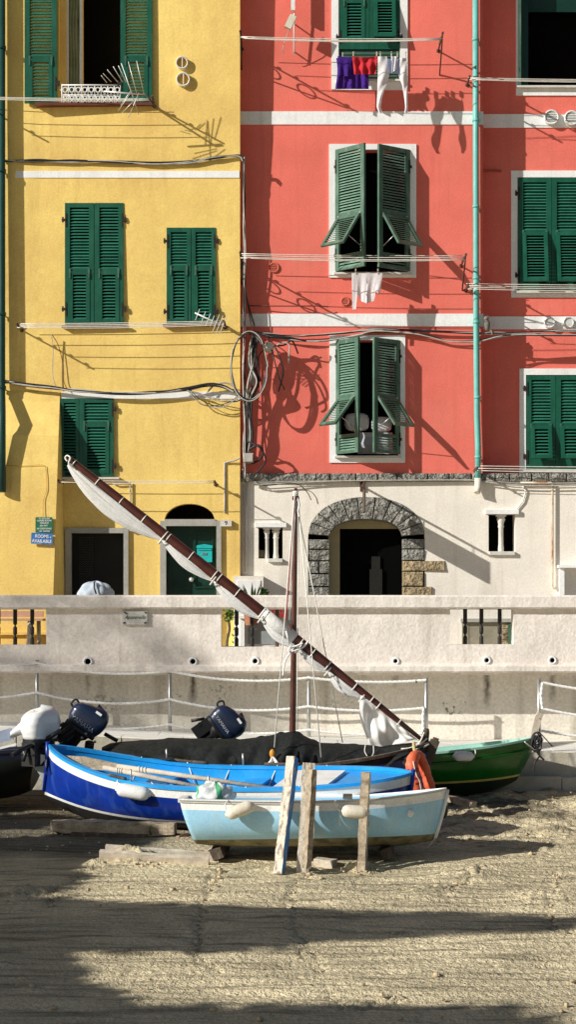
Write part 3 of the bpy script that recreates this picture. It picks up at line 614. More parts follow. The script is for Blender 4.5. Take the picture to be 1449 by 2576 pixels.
# ================================================================== TERRACE
TH=thing('terrace','rendered terrace parapet with barred openings and a moulded ledge','parapet',P(724,1870,-1.15))
TY=-2.0
mb=MB(); th=[(-60,115,1533,1622,.3),(556,738,1533,1627,.3),(1133,1293,1531,1621,.3)]
dh=[(220,1664,10.5),(485,1664,9.5),(642,1663,9),(996,1663,8),(1226,1661,8.5),(1391,1661,9)]
dq=[(x-r,x+r,y-r,y+r,.35) for x,y,r in dh]
wall_cells(mb,-400,1900,1524,1690,lambda x,y:TY,th+dq,.3,0)
for x,y,r in dh:                                     # round the drain openings
    n=16
    for i in range(n):
        a,b=2*PI*i/n,2*PI*(i+1)/n; sq=lambda t:(x+r*max(-1,min(1,1.42*cos(t))),y+r*max(-1,min(1,1.42*sin(t)))); ci=lambda t:(x+r*.86*cos(t),y+r*.86*sin(t))
        mb.add([P(*q,TY) for q in(sq(a),sq(b),ci(b),ci(a))],[(0,1,2,3)])
        mb.add([P(*ci(a),TY),P(*ci(b),TY),P(*ci(b),TY)+Vector((0,.35,0)),P(*ci(a),TY)+Vector((0,.35,0))],[(0,1,2,3)])
L0=P(-400,1700,TY);L1=P(1900,1700,TY)
mb.add([(L0.x,TY+.3,P(0,1524,TY).z),(L1.x,TY+.3,P(0,1524,TY).z),(L1.x,TY+.3,P(0,1533,TY).z),(L0.x,TY+.3,P(0,1533,TY).z)],[(0,1,2,3)])
for a,b in((115,556),(738,1133),(1293,1900)):
    v=[P(a,1533,TY),P(b,1533,TY),P(b,1700,TY),P(a,1700,TY)]; mb.add([q+Vector((0,.3,0)) for q in v],[(0,1,2,3)])
v=[P(-400,1626,TY),P(1900,1626,TY),P(1900,1700,TY),P(-400,1700,TY)]; mb.add([q+Vector((0,.302,0)) for q in v],[(0,1,2,3)])
mb.build('wall',parap,TH)
def wavybar(y0,y1,Y0,Y1,name,amp=.006,seed=0,m=parap):
    r=random.Random(seed); a=P(-400,y1,Y0); b=P(1900,y0,Y0); n=140; mb=MB()
    of=[r.uniform(-amp,amp) for _ in range(n+1)]; og=[r.uniform(-amp,amp)*.6 for _ in range(n+1)]
    pr=[]
    for i in range(n+1):
        x=a.x+(b.x-a.x)*i/n
        pr.append([Vector((x,Y1,a.z)),Vector((x,Y0+.02+of[i]*.4,a.z+og[i])),Vector((x,Y0+of[i]*.4,a.z+.02)),Vector((x,Y0+of[i]*.4,b.z-.025)),Vector((x,Y0+.03,b.z)),Vector((x,Y1,b.z))])
    for i in range(n):
        for j in range(5): mb.add([pr[i][j],pr[i+1][j],pr[i+1][j+1],pr[i][j+1]],[(0,1,2,3)],0)
    return mb.build(name,m,TH)
wavybar(1497,1531,TY-.10,TY+.38,'coping',.007,1); wavybar(1672,1692,TY-.10,WY0+.02,'ledge',.008,2)
mb=MB(); a=P(-900,1880,WY0); b=P(1900,1690,WY0); N_=60
for i in range(N_):
    x0=a.x+(b.x-a.x)*i/N_; x1=a.x+(b.x-a.x)*(i+1)/N_
    mb.add([(x0,WY0,a.z-.3),(x1,WY0,a.z-.3),(x1,WY0,b.z+.05),(x0,WY0,b.z+.05)],[(0,1,2,3)])
lw=mb.build('lower_wall',lowwall,TH)
def wall_stains(m,ob):
    nt=m.node_tree; N=nt.nodes; L=nt.links; bs=N['Principled BSDF']; src=bs.inputs['Base Color'].links[0].from_socket
    tc=N.new('ShaderNodeTexCoord'); sp=N.new('ShaderNodeSeparateXYZ'); L.new(tc.outputs['Object'],sp.inputs[0])
    ns=N.new('ShaderNodeTexNoise'); ns.inputs['Scale'].default_value=9; ns.inputs['Detail'].default_value=5; L.new(tc.outputs['Object'],ns.inputs['Vector'])
    nf=N.new('ShaderNodeTexNoise'); nf.inputs['Scale'].default_value=17; nf.inputs['Detail'].default_value=7; nf.inputs['Roughness'].default_value=.7; L.new(tc.outputs['Object'],nf.inputs['Vector'])
    def M(op,a,b=None,c=None):
        n=N.new('ShaderNodeMath'); n.operation=op; n.use_clamp=False
        for i,v in enumerate((a,b,c)):
            if v is None: continue
            if isinstance(v,(int,float)): n.inputs[i].default_value=v
            else: L.new(v,n.inputs[i])
        return n.outputs[0]
    off=wl(TH); tot=None
    def add(k):
        nonlocal tot
        tot=k if tot is None else M('MAXIMUM',tot,k)
    for px,w_,l_,st in ((485,11,95,.95),(642,6,60,.35),(996,9,45,.5),(1226,10,100,.9),(1391,10,90,.6),(220,6,60,.5)):
        p=P(px,1690,WY0)-off; hw=S(w_,WY0); ln=S(l_,WY0)
        dx=M('ABSOLUTE',M('SUBTRACT',M('MULTIPLY_ADD',ns.outputs['Fac'],.10,sp.outputs['X']),p.x+.05)); fx=M('SUBTRACT',1.15,M('DIVIDE',dx,hw))
        fz=M('SUBTRACT',1.0,M('DIVIDE',M('SUBTRACT',p.z,sp.outputs['Z']),ln))
        add(M('MULTIPLY',M('MINIMUM',M('MAXIMUM',fx,0),1),M('MULTIPLY',M('MINIMUM',M('MAXIMUM',M('MULTIPLY',fz,2.2),0),1),M('MULTIPLY_ADD',nf.outputs['Fac'],st,st*.35))))
    for px,py,sx,sy,st in ((1140,1790,42,40,1.0),(430,1755,40,25,.7),(260,1770,90,40,.6),(560,1730,70,45,.55),(860,1790,90,50,.4)):
        p=P(px,py,WY0)-off; ax,az=S(sx,WY0),S(sy,WY0)
        r2=M('ADD',M('POWER',M('DIVIDE',M('SUBTRACT',sp.outputs['X'],p.x),ax),2),M('POWER',M('DIVIDE',M('SUBTRACT',sp.outputs['Z'],p.z),az),2))
        g=M('MAXIMUM',M('SUBTRACT',1,r2),0); q=M('MINIMUM',M('MAXIMUM',M('MULTIPLY',M('SUBTRACT',M('MULTIPLY_ADD',g,.12,nf.outputs['Fac']),.64),18),0),1)
        add(M('MULTIPLY',M('MULTIPLY',q,M('GREATER_THAN',g,.02)),st*.8))
    mx=N.new('ShaderNodeMix'); mx.data_type='RGBA'; mx.clamp_factor=True; mx.inputs[7].default_value=(.07,.052,.03,1)
    L.new(tot,mx.inputs[0]); L.new(src,mx.inputs[6]); L.new(mx.outputs[2],bs.inputs['Base Color'])
wall_stains(lowwall,lw)
mb=MB(); z=P(0,1690,TY).z; mb.box(L0.x,L1.x,TY+.29,.5,z+.03,z+.08); mb.build('floor_slab',pave,TH)
for x,y,r in dh:
    mb=MB(); R=S(r*.86,TY); c=P(x,y,TY-.012); mb.torus(c+Vector((0,.008,0)),R*1.12,.016,n=18,k=6); q_=mb.build('drain_rim',whitep,TH); mb=MB(); mb.lathe(c+Vector((0,.14,0)),(0,1,0),[(R*1.02,0),(.001,0)],18); mb.build('drain_hole',black,q_)
def baluster(x,y0,y1,m):
    mb=MB(); Y=TY+.15; r=S(5.2,Y); n=40; pts=[];rr=[]
    for i in range(n+1):
        t=i/n; pts.append(P(x,y1+(y0-y1)*t,Y)); q=r
        for c in(.30,.55,.62): q*=1-.72*math.exp(-((t-c)/.028)**2) if c in(.30,.55) else 1
        rr.append(q)
    mb.tube(pts,rr,8); mb.build('railing_bar',m,TH)
for x in(-5,37,80): baluster(x,1528,1630,ironb)
for x in(595,634,697): baluster(x,1528,1634,iron if x>690 else ironb)
for x in(1171,1212,1258): baluster(x,1526,1628,ironb)
# things on the terrace seen through the openings
TB=thing('bench','salmon plank bench on white legs behind the barred left opening','bench',P(50,1690,-.95))
for n_,b_ in(('backrest',(-60,108,1537,1552,-1.0,-.96)),('seat',(-60,106,1556,1562,-1.25,-.9))):
    mb=MB(); mb.pbox(*b_); mb.build(n_,salmon,TB)
for x in(66,): mb=MB(); mb.tube([P(x+8,1560,-1.2),P(x,1700,-1.25)],.03,4); mb.build('leg',whitep,TB)
mb=MB(); mb.tube([P(96,1560,-.95),P(98,1700,-.95)],.03,4); mb.build('leg',stone_g,TB)
MC=thing('meter_cabinet','grey white utility cabinet with a glazed door behind the middle opening','cabinet',P(660,1690,-.55))
mb=MB(); mb.pbox(601,720,1549,1556,-.75,-.3); mb.pbox(604,615,1556,1700,-.7,-.3); mb.pbox(708,720,1556,1700,-.7,-.3); mb.build('body',white_w,MC)
mb=MB(); mb.pbox(617,706,1558,1700,-.55,-.5,1); mb.pbox(624,700,1566,1620,-.57,-.54,0); mb.build('door',[glassg,whitep],MC)
mb=MB(); mb.tube([P(630,1582,-.6),P(648,1582,-.6)],.006,5); mb.build('handle',steel,MC)
mb=MB(); mb.pbox(672,722,1544,1552,-.95,-.6)
for i in range(5): mb.pbox(674+i*10,679+i*10,1536,1544,-.94,-.9)
mb.pbox(672,722,1532,1536,-.95,-.6)
single(mb,'crate',mat('red_crate_plastic',(.42,.03,.02),.5),'dark red slatted crate on top of the grey cabinet','crate',P(697,1552,-.78))
VP=thing('climbing_vine','yellow green climbing vine on the wall behind the middle opening','vine',P(572,1690,-.6))
mb=MB(); mb.tube(curve([P(575,1700,-.5),P(571,1620,-.55),P(577,1580,-.5),P(570,1540,-.5)]),.02,6); mb.build('stem',barkm,VP)
def leaves(mb,c,R,n,sz,rng):
    for _ in range(n):
        d=Vector((rng.gauss(0,1),rng.gauss(0,1),rng.gauss(0,1))); d.normalize(); p=Vector(c)+Vector((d.x*R[0],d.y*R[1],d.z*R[2]))*rng.random()**.4
        a=Vector((rng.gauss(0,1),rng.gauss(0,1),rng.gauss(0,1))).normalized(); b=a.orthogonal().normalized(); s=sz*(.6+.8*rng.random())
        mb.add([p-a*s,p+b*s*.5,p+a*s,p-b*s*.5],[(0,1,2,3)])
rng=random.Random(4)
mb=MB(); leaves(mb,P(574,1548,-.55),(.10,.08,.10),70,.035,rng); leaves(mb,P(590,1600,-.5),(.05,.05,.16),20,.025,rng); mb.build('foliage',vinem,VP)
PT=thing('potted_agave','spiky dark green agave in a pot behind the parapet below the meter niche','plant',P(635,1560,-.95))
mb=MB(); c=P(633,1520,-.95)
mb.lathe(c-Vector((0,0,.3)),(0,0,1),[(.09,0),(.13,.25),(.14,.3),(.11,.3),(.11,.26)],14); mb.build('pot',tile,PT)
mb=MB()
for i in range(26):
    a=rng.random()*2*PI; l=.22+.2*rng.random(); tl=.25+.9*rng.random(); up=cos(tl); o=Vector((cos(a)*sin(tl),sin(a)*sin(tl)*.6,up)); s=Vector((-sin(a),cos(a),0))*.02
    b0=c+Vector((cos(a)*.04,sin(a)*.04,0)); m1=b0+o*l*.6; t=b0+o*l-Vector((0,0,.05*sin(tl)))
    mb.add([b0-s,b0+s,m1+s*.8,m1-s*.8,t],[(0,1,2,3),(3,2,4)])
for k in(672,): leaves(mb,P(664,1492,-.95),(.06,.05,.06),18,.06,rng)
mb.build('foliage',leafm,PT)
mb=MB()
mb.ball(P(239,1494,-1.1),(.25,.18,.17),16,fn=lambda a,b:1+.07*sin(5*a+3*b)+.05*sin(9*a-4*b))
o=single(mb,'covered_bundle',mat('pale_blue_sheet',(.50,.57,.66),.8,.1,6,.4,60,10),'pale blue tied cloth bundle in front of the dark left doorway','bundle',P(239,1510,-1.1))
mb=MB(); mb.tube([P(236,1464,-1.25),P(236,1478,-1.30),P(241,1494,-1.31)],.012,6); mb.build('strap',cabk,o)
# ================================================================== ROPE FENCES
def rope_pts(mb,pts,r,twist=95):
    pts=[Vector(p) for p in pts]; L=0; n=9; vs=[]; k=len(pts)
    for i,p in enumerate(pts):
        t=(pts[min(i+1,k-1)]-pts[max(i-1,0)]).normalized(); u=Vector((0,1,0)); u=(u-t*u.dot(t)).normalized(); w=t.cross(u)
        if i: L+=(p-pts[i-1]).length
        for j in range(n):
            a=2*PI*j/n; q=r*(1+.26*cos(3*(a)-L*twist)); vs.append(p+(u*cos(a)+w*sin(a))*q)
    mb.add(vs,[(i*n+j,i*n+(j+1)%n,(i+1)*n+(j+1)%n,(i+1)*n+j) for i in range(k-1) for j in range(n)],0,True)
def dens(pts,st=.012):
    out=[]
    for a,b in zip(pts,pts[1:]):
        a=Vector(a);b=Vector(b); n=max(1,int((b-a).length/st)); out+= [a.lerp(b,i/n) for i in range(n)]
    return out+[Vector(pts[-1])]
FY=-2.05
RF=thing('rope_fence','long white rope fence on four steel posts beside the boats','rope fence',P(427,1851,FY))
posts=[(92,1660,1835),(427,1682,1851),(777,1700,1865),(1073,1705,1872)]
for x,yt,yb in posts:
    mb=MB(); mb.tube([P(x,yb+6,FY),P(x,yt,FY)],.026,12); mb.lathe(P(x,yb-2,FY),(0,0,1),[(.06,-.02),(.06,.02),(.03,.05)],12); mb.build('post',steel,RF)
rows=[[(-160,1690),(0,1690.5)],[(92,1666)],[]]
rp=[[(-240,1650),(92,1668),(427,1688),(777,1705),(1073,1711)],[(-240,1735),(92,1742),(427,1759),(777,1777),(1066,1781)],[(-240,1815),(92,1814),(427,1823),(777,1836),(1066,1845)]]
for row,sg in zip(rp,(.085,.10,.085)):
    pts=[]
    for a,b in zip(row,row[1:]): 
        s=sg*(.5 if a[0]==777 else 1); pts+=sag(P(*a,FY-.03),P(*b,FY-.03),s,14)[(1 if pts else 0):]
    mb=MB(); rope_pts(mb,dens(pts),.0175); mb.build('rope',ropem,RF)
mb=MB(); rope_pts(mb,dens([P(1066,1781,FY-.035),P(1065,1815,FY-.035),P(1066,1845,FY-.035)]),.0175); mb.build('rope',ropem,RF)
mb=MB(); mb.tube([P(1046,1714.5,FY-.03),P(1049,1714,FY-.03)],.024,8); mb.tube([P(427,1848,FY-.03),P(440,1842,FY),P(437,1852,FY)],.012,6); mb.build('lashing',cabk,RF)
RF2=thing('rope_fence','short white rope fence running off from the single steel post on the right','rope fence',P(1358,1867,FY))
mb=MB(); mb.tube([P(1357,1872,FY),P(1357,1707,FY)],.026,12); mb.lathe(P(1357,1862,FY),(0,0,1),[(.06,-.02),(.06,.02),(.03,.05)],12); mb.build('post',steel,RF2)
for a,b in(((1366,1717),(1700,1745)),((1366,1783),(1700,1812)),((1360,1838),(1700,1855))):
    mb=MB(); rope_pts(mb,dens(sag(P(*a,FY-.03),P(*b,FY-.03),.06,14)),.0175); mb.build('rope',ropem,RF2)
mb=MB(); rope_pts(mb,dens([P(1366,1717,FY-.03),P(1362,1750,FY-.03),P(1366,1783,FY-.03)]),.0175); mb.build('rope',ropem,RF2)
mb=MB(); mb.tube([P(1358,1842,FY),P(1412,1900,FY-1.0)],.008,5); mb.build('stay_cable',cabk,RF2)
# ================================================================== CLOTHESLINES, CABLES, ANTENNAS
def cline(label,xa,xb,ya,yb,Yw,Ls,rodL,m_l=wire,brk=(1,1),sg=.01,rx=None,braces=(0,0),scroll=0,fan=1.0):
    t=thing('clothesline',label,'clothesline',P((xa+xb)/2,ya,Yw))
    for e,(x,y) in enumerate(((xa,ya),(xb,yb))):
        if not brk[e]: continue
        Yb=Yw(x,y) if callable(Yw) else Yw
        mb=MB(); a=P(x,y,Yb); b=a+Vector((0,-rodL,0)); mb.tube([a+Vector((0,.02,0)),b],.013,8); mb.lathe(a,(0,-1,0),[(.03,0),(.03,.012),(.001,.012)],10)
        if braces[e]: mb.tube(curve([a+Vector((.02,.0,-.36)),a+Vector((.02,-.1,-.30)),a+Vector((.012,-rodL*.6,-.06)),a+Vector((0,-rodL*.85,0))]),.012,6)
        if scroll and e==0:
            for s_ in(.25,.55): mb.torus(a+Vector((0,-rodL*s_,-.10)),.075,.01,Matrix.Rotation(PI/2,3,'Z'),n=18,k=5)
            mb.tube(curve([a+Vector((0,0,-.3)),a+Vector((0,-rodL*.35,-.2)),a+Vector((0,-rodL*.9,-.02))]),.011,6)
        for L in Ls: mb.ball(a+Vector((0,-L,.018)),.02,5)
        mb.build('bracket',iron if e or not scroll else ironb,t)
    for i,L in enumerate(Ls):
        Ya=Yw(xa,ya) if callable(Yw) else Yw; Yb=Yw(xb,yb) if callable(Yw) else Yw
        d=(i-(len(Ls)-1)/2)*fan
        mb=MB(); mb.tube(sag(P(xa,ya,Ya)+Vector((0,-L,.02-.042*d)),P(xb,yb,Yb)+Vector((0,-L,.02-.042*d)),sg*(1+.5*i)),.0056,5); mb.build('line',m_l,t)
    return t
yF=lambda x,y:yY(x,y)
cline('clothesline stretched under the top yellow house window with guard panel',-55,388,263,268,yF,(.17,.32,.46),.60,fan=1.2)
cline('clothesline below the pair of closed shutters on the yellow house',54,566,831,824,yF,(.15,.27,.41,.54),.60,fan=.9)
cline('low clothesline between the small yellow window and the two doors',154,542,1217,1219,yF,(.18,.40),.48)
cline('clothesline hung with purple red and white washing on the coral house',608,1103,124,128,0,(.30,.44,.60,.85),.95,braces=(0,1),scroll=1,sg=.02,fan=1.3)
cline('clothesline with a single white shirt on the coral house',608,1160,664,669,0,(.28,.46,.62,.85),.95,braces=(0,1),scroll=1,sg=.012,fan=1.3)
cline('clothesline across the top right open dark window',1176,1600,214,220,0,(.15,.28,.42),.50,sg=.008,fan=1.2)
cline('clothesline under the closed shutters right of the teal drainpipe',1172,1600,731,735,0,(.12,.20,.32,.42),.46,sg=.006,fan=1.0)
cline('lowest right clothesline just above the dark stone course',1196,1600,1184,1187,0,(.12,.20,.32),.40,sg=.006)
# washing
def cloth(name,label,cat,m,fn,nu=26,nv=22,pegs=()):
    mb=MB(); mb.grid(fn,nu,nv); loc=Vector(fn(.5,0)); o=single(mb,name,m,label,cat,loc)
    for q in pegs:
        b=MB(); c=Vector(q); b.box(c.x-.008,c.x+.008,c.y-.014,c.y+.014,c.z-.03,c.z+.045); b.build('peg',palew,o)
    return o
LY=lambda L:-L
cloth('towel','deep purple towel hanging left on the upper washing line','towel',purple,
  lambda u,v:P(846+82*u+(3*sin(v*4) if u<.5 else 0),146+v*78-(8*(1-v)*(u>.5)*0),-.30-.025*sin(u*14+1)*v-.02*sin(u*31)*v),pegs=[P(862,140,-.30)])
cloth('folded_cloth','small purple folded cloth in front of the purple towel','cloth',purple,lambda u,v:P(850+34*u,141+v*48+4*u,-.345-.02*sin(u*11)*v),14,12)
def tee(u,v):
    x=886+64*u; w=(abs(u-.5)*2); return P(x+(u-.5)*-10*v,141+46*v+(3*sin(u*PI)*(1-v)),-.42-.028*sin(u*19)*(.3+v)-.015*sin(v*9+u*5))
cloth('t_shirt','red t-shirt pegged between the purple towel and white leggings','t-shirt',redc,tee,30,20,pegs=[P(889,138,-.42),P(948,138,-.42)])
WLt=thing('leggings','white leggings with pale blue seat pegged on the washing line','trousers',P(985,140,-.46))
for nm,mm,pts in(('leg',whitec,[(951,974,142),(951,980,190),(950,972,215),(949,962,245),(948,958,270),(954,964,285)]),('leg',whitec,[(1006,1024,146),(1003,1025,190),(1012,1026,215),(1018,1026,250),(1020,1027,270),(1018,1026,284)])):
    ys_=[p[2] for p in pts]
    f=lambda u,v:(lambda y:P(lerp_tab([(p[2],p[0]) for p in pts],y)+(lerp_tab([(p[2],p[1]) for p in pts],y)-lerp_tab([(p[2],p[0]) for p in pts],y))*u,y,-.46-.03*sin(u*PI)-.012*sin(v*14+u*6)))(ys_[0]+(ys_[-1]-ys_[0])*v)
    mb=MB(); mb.grid(f,10,26); mb.build(nm,mm,WLt)
mb=MB(); mb.grid(lambda u,v:P(972+40*u,148+v*(32+22*abs(u-.45)),-.45-.02*sin(u*17)),16,8); mb.build('seat',bluec,WLt)
mb=MB(); mb.grid(lambda u,v:P(985+14*u,142+v*42*(1-.25*u),-.49-.02*sin(u*9+v*3)),10,10); mb.build('sock',whitec,WLt)
for x in(957,985,1000,1022): b=MB(); c=P(x,138,-.46); b.box(c.x-.008,c.x+.008,c.y-.016,c.y+.012,c.z-.04,c.z+.045); b.build('peg',palew,WLt)
def shirt(u,v):
    top_=687; L=lerp_tab([(0,92),(.12,90),(.15,52),(.3,72),(.5,76),(.8,70),(.86,40),(.9,52),(1,50)],u)
    return P(885+78*u-(6*v if u>.5 else -2*v),top_+L*v,-.46-.014*sin(u*15+.5)*(.2+v)-.006*sin(u*33+v*3)*v)
cloth('shirt','white shirt hanging alone under the middle coral window','shirt',whitec,shirt,44,18,pegs=[P(895,684,-.46),P(951,684,-.46)])
for i,(x,y,s,l) in enumerate(((898,1062,26,'plump white pillow airing left in the open coral window'),(960,1068,22,'second white pillow behind the right leaf of the open coral window'))):
    mb=MB(); c=P(x,y,.13)
    mb.ball(c,(S(s*1.35,0),.07,S(s,0)),14,fn=lambda a,b:1/max(abs(cos(b)*cos(a))**4+abs(sin(b))**4+abs(cos(b)*sin(a))**4,.2)**.2*.86*(1+.04*sin(7*a+5*b)))
    single(mb,'pillow',whitec,l,'pillow',P(x,y+s,.13))
mb=MB(); mb.grid(lambda u,v:P(900+88*u,1088+54*v,.10+.02*sin(u*20)+.02*sin(v*9)),18,8); single(mb,'bed_sheet',mat('grey_white_sheet',(.42,.42,.46),.9,.1,8),'greyish sheet hanging inside the open window below the pillows','sheet',P(944,1140,.1))
# cables
def bundle(name,label,paths,r=.008,mats=(cabk,cabw),n=10,loc=None,split=False,ball=()):
    mb=MB()
    for i,p in enumerate(paths):
        mb.tube(curve(p,n),r*(.7+.6*random.random()),6,i%len(mats))
    for q in ball: mb.ball(q,.022,5,0)
    return single(mb,name,list(mats),label,'cable',loc or paths[0][0])
random.seed(21)
def jit(base,Yf,off,n,amp=4,dy=0):
    out=[]
    for k in range(n):
        out.append([P(x+random.uniform(-3,3),y+random.uniform(-amp,amp)+dy,(Yf(x,y) if callable(Yf) else Yf)-off-random.uniform(0,.03)) for x,y in base])
    return out
b1=[(8,405),(90,404),(180,405),(280,408),(380,411),(470,408),(540,397),(600,393),(612,402)]
bundle('cable_bundle','black cable bundle sagging across the yellow wall above its white band',jit(b1,yF,.03,7,3.2),.010,(cabk,cabw,cabk))
b2=[(10,960),(60,967),(130,975),(200,983),(300,989),(380,988),(470,978),(540,968),(590,985)]
bundle('cable_bundle','cable bundle drooping over the white band by the small yellow window',jit(b2,yF,.10,7,3.5),.010,(cabk,cabw,cabk))
bundle('cable_bundle','loose cables fanning out at the yellow corner below the coil',jit([(450,978),(500,990),(540,1005),(590,1012),(615,1000)],yF,.1,3,4)+jit([(470,980),(505,1012),(560,1020),(600,1000)],yF,.1,3,8)+jit([(520,985),(545,965),(580,972),(612,1005)],yF,.08,3,6),.007,(cabw,cabk))
b3=[(628,838),(680,840),(740,846),(860,838),(940,829),(1060,832),(1190,838),(1240,838),(1330,836),(1420,833),(1600,828)]
bundle('cable_bundle','upper cable run crossing the coral wall under its white band',jit(b3,0,.05,5,2.5),.009,(cabw,cabk))
b4=[(640,835),(700,850),(760,858),(830,856),(900,842),(950,834),(1040,838),(1080,845),(1130,858),(1200,858),(1260,846),(1310,842),(1450,843),(1600,840)]
bundle('cable_bundle','lower looping cable run crossing the coral wall above the pillow window',jit(b4,0,.06,3,2),.008,(cabw,cabk))
bundle('cable_bundle','bundle of grey cables running down the corner between both houses',[[P(x+random.uniform(-4,4),y,-.12-random.uniform(0,.1)) for y in(395,520,640,760,840,930,1020,1120,1205) for x in(614,)] for k in range(7)]+[[P(611,690,-.1),P(618,740,-.12),P(640,820,-.1)],[P(609,660,-.1),P(622,760,-.12),P(636,838,-.1)]],.009,(cabw,cabk,plumm))
def loop(cx,cy,rx,ry,Y,ph=0,tilt=0): return [P(cx+rx*cos(2*PI*i/14+ph)+random.uniform(-2,2),cy+ry*sin(2*PI*i/14+ph)+random.uniform(-2,2),Y-.03*sin(2*PI*i/14)) for i in range(15)]
bundle('cable_coil','large coil of spare black and white cable hung at the house corner',[loop(626,922,44+k*.8,84+k*1.2,-.36-.012*k) for k in range(4)],.0095,(cabk,cabw),8)
bundle('cable_bundle','tangle of black cables around the round junction box',[[P(640,835,-.14),P(655,850,-.22),P(640,880,-.2),P(632,930,-.18),P(640,960,-.16)],[P(636,845,-.2),P(668,870,-.26),P(650,900,-.24),P(655,960,-.2)],[P(690,873,-.2),P(710,862,-.24),P(728,868,-.24),P(727,890,-.22),P(726,915,-.2)],[P(690,870,-.22),P(715,868,-.2),P(735,858,-.2),P(750,890,-.18)],[P(640,838,-.3),P(660,842,-.32),P(690,850,-.3),P(730,850,-.25)],[P(640,862,-.3),P(632,885,-.32),P(633,940,-.28),P(622,985,-.22)],[P(648,855,-.34),P(644,890,-.34),P(652,930,-.3),P(650,975,-.26)]],.011,(cabk,cabk,cabw))
bundle('cable_bundle','dense knot of black cables hanging beside the coil on the coral corner',[[P(640+random.uniform(-12,12),850+random.uniform(-8,8),-.25-random.uniform(0,.12)),P(632+random.uniform(-10,14),900+random.uniform(-10,20),-.28),P(636+random.uniform(-14,14),960,-.24-random.uniform(0,.1)),P(622+random.uniform(-8,14),1010,-.22),P(626+random.uniform(-10,10),1080+random.uniform(-20,20),-.2),P(620+random.uniform(-5,8),1140,-.18)] for k in range(9)]+[[P(628,1130,-.2),P(650,1120,-.24),P(662,1140,-.26),P(650,1158,-.2),P(632,1166,-.16)],[P(622,1110,-.2),P(655,1128,-.28),P(668,1160,-.22),P(645,1190,-.14)]],.013,(cabk,cabk,cabw))
bundle('cable_bundle','black cables looping out from the round junction box towards the pillow window',[[P(690,870,-.26),P(700,890,-.34),P(712,930,-.36),P(708,960,-.30),P(700,985,-.22)],[P(684,880,-.28),P(690,905,-.36),P(702,950,-.38),P(716,980,-.3)],[P(668,855,-.26),P(690,846,-.3),P(730,850,-.32),P(770,858,-.22)]],.013,(cabk,))
bundle('cable_bundle','slack pale cables strung along the top of the grey ground floor',[[P(612,1150,-.1),P(622,1180,-.12),P(614,1195,-.12),P(640,1212,-.1),P(740,1211,-.08),P(900,1209,-.07),P(1200,1209,-.07),P(1330,1216,-.07),P(1600,1212,-.07)],[P(610,1180,-.1),P(640,1215,-.1),P(690,1217,-.1),P(800,1212,-.08),P(910,1209,-.08),P(1200,1207,-.07)],[P(640,1205,-.1),P(665,1221,-.1),P(740,1216,-.1),P(770,1235,-.08),P(783,1258,-.06)],[P(1200,1209,-.08),P(1290,1220,-.08),P(1400,1222,-.08),P(1600,1216,-.08)]],.008,(cabw,cabw,cabk))
bundle('cable','single thin grey cable hanging from the wall above the small yellow window',[[P(128,840,yF(128,840)-.1),P(132,880,yF(130,880)-.08),P(131,940,yF(130,940)-.08),P(140,975,yF(140,975)-.06)],[P(130,842,yF(128,840)-.1),P(146,870,yF(146,870)-.05),P(158,920,yF(158,920)-.03),P(160,960,yF(160,960)-.04),P(172,985,yF(170,985)-.04)]],.006,(cabw,plumm))
bundle('cable','thin cable tracing down the yellow buttress to the green sign',[[P(4,1171,-.52),P(60,1172,-.52),P(106,1170,-.525),P(114,1185,-.53),P(116,1230,-.55),P(108,1260,-.56),P(107,1300,-.57)]],.005,(yellow_d,))
bundle('conduit','bent grey conduit on the yellow wall above house number nine',[[P(604,1152,-.16),P(590,1158,-.17),P(568,1164,-.14),P(565,1175,-.13),P(565,1290,-.13)]],.014,(cabw,))
bundle('conduit','short rusty conduit above the left door of the yellow house',[[P(283,1215,-.12),P(290,1218,-.14),P(322,1217,-.14),P(327,1224,-.13),P(327,1330,-.13)]],.012,(cabw,))
bundle('cable','coral painted pipe stub with a bracket left of the single white shirt',[[P(624,769,-.04),P(700,770,-.09),P(800,770,-.10),P(826,772,-.07)]],.011,(plumm,))
mb=MB(); c=P(676,873,-.24); mb.lathe(c,(0,-1,0),[(S(13,0),-.12),(S(13,0),0),(S(12,0),.03),(S(7,0),.045),(S(3,0),.055),(.001,.055)],18); single(mb,'junction_box',creamp,'round cream junction box among tangled cables on the coral wall','junction box',c)
mb=MB(); mb.pbox(612,637,1140,1163,-.25,-.02); mb.pbox(614,635,1142,1161,-.262,-.25); single(mb,'meter_box',cabw,'small square grey box low at the corner between the houses','utility box',P(625,1163,-.1))
# antennas
AN=thing('tv_antenna','slanted aluminium aerial beside the top yellow window','antenna',P(392,270,yF(392,270)))
Ya=yY(390,270); mb=MB(); mb.tube([P(392,272,Ya),P(390,268,Ya-.5),P(368,240,Ya-.62)],.016,6); mb.build('arm',iron,AN)
mb=MB(); mb.tube([P(260,230,Ya-.66),P(366,238,Ya-.62)],.012,6); mb.build('boom',alum,AN)
rods=[(257,195,265,205),(262,190,276,203),(272,180,292,203),(287,172,305,204),(300,170,313,204),(307,164,332,242),(325,160,345,250),(346,158,358,232),(308,165,345,285),(352,238,318,295),(330,240,294,275),(340,258,302,282),(330,235,300,262)]
for x0,y0,x1,y1 in rods:
    mb=MB(); mb.tube([P(x0-3,y0-5,Ya-.70),P(x1+3,y1+3,Ya-.58)],.0055,5); mb.build('element',alum,AN)
AN2=thing('tv_antenna','small white aerial in front of the narrower closed yellow shutters','antenna',P(572,822,yF(572,822)))
Ya=yY(570,822); mb=MB(); mb.tube([P(573,822,Ya),P(566,820,Ya-.5)],.014,6); mb.build('arm',iron,AN2)
mb=MB(); mb.tube([P(490,787,Ya-.6),P(566,822,Ya-.5)],.011,6); mb.build('boom',whitep,AN2)
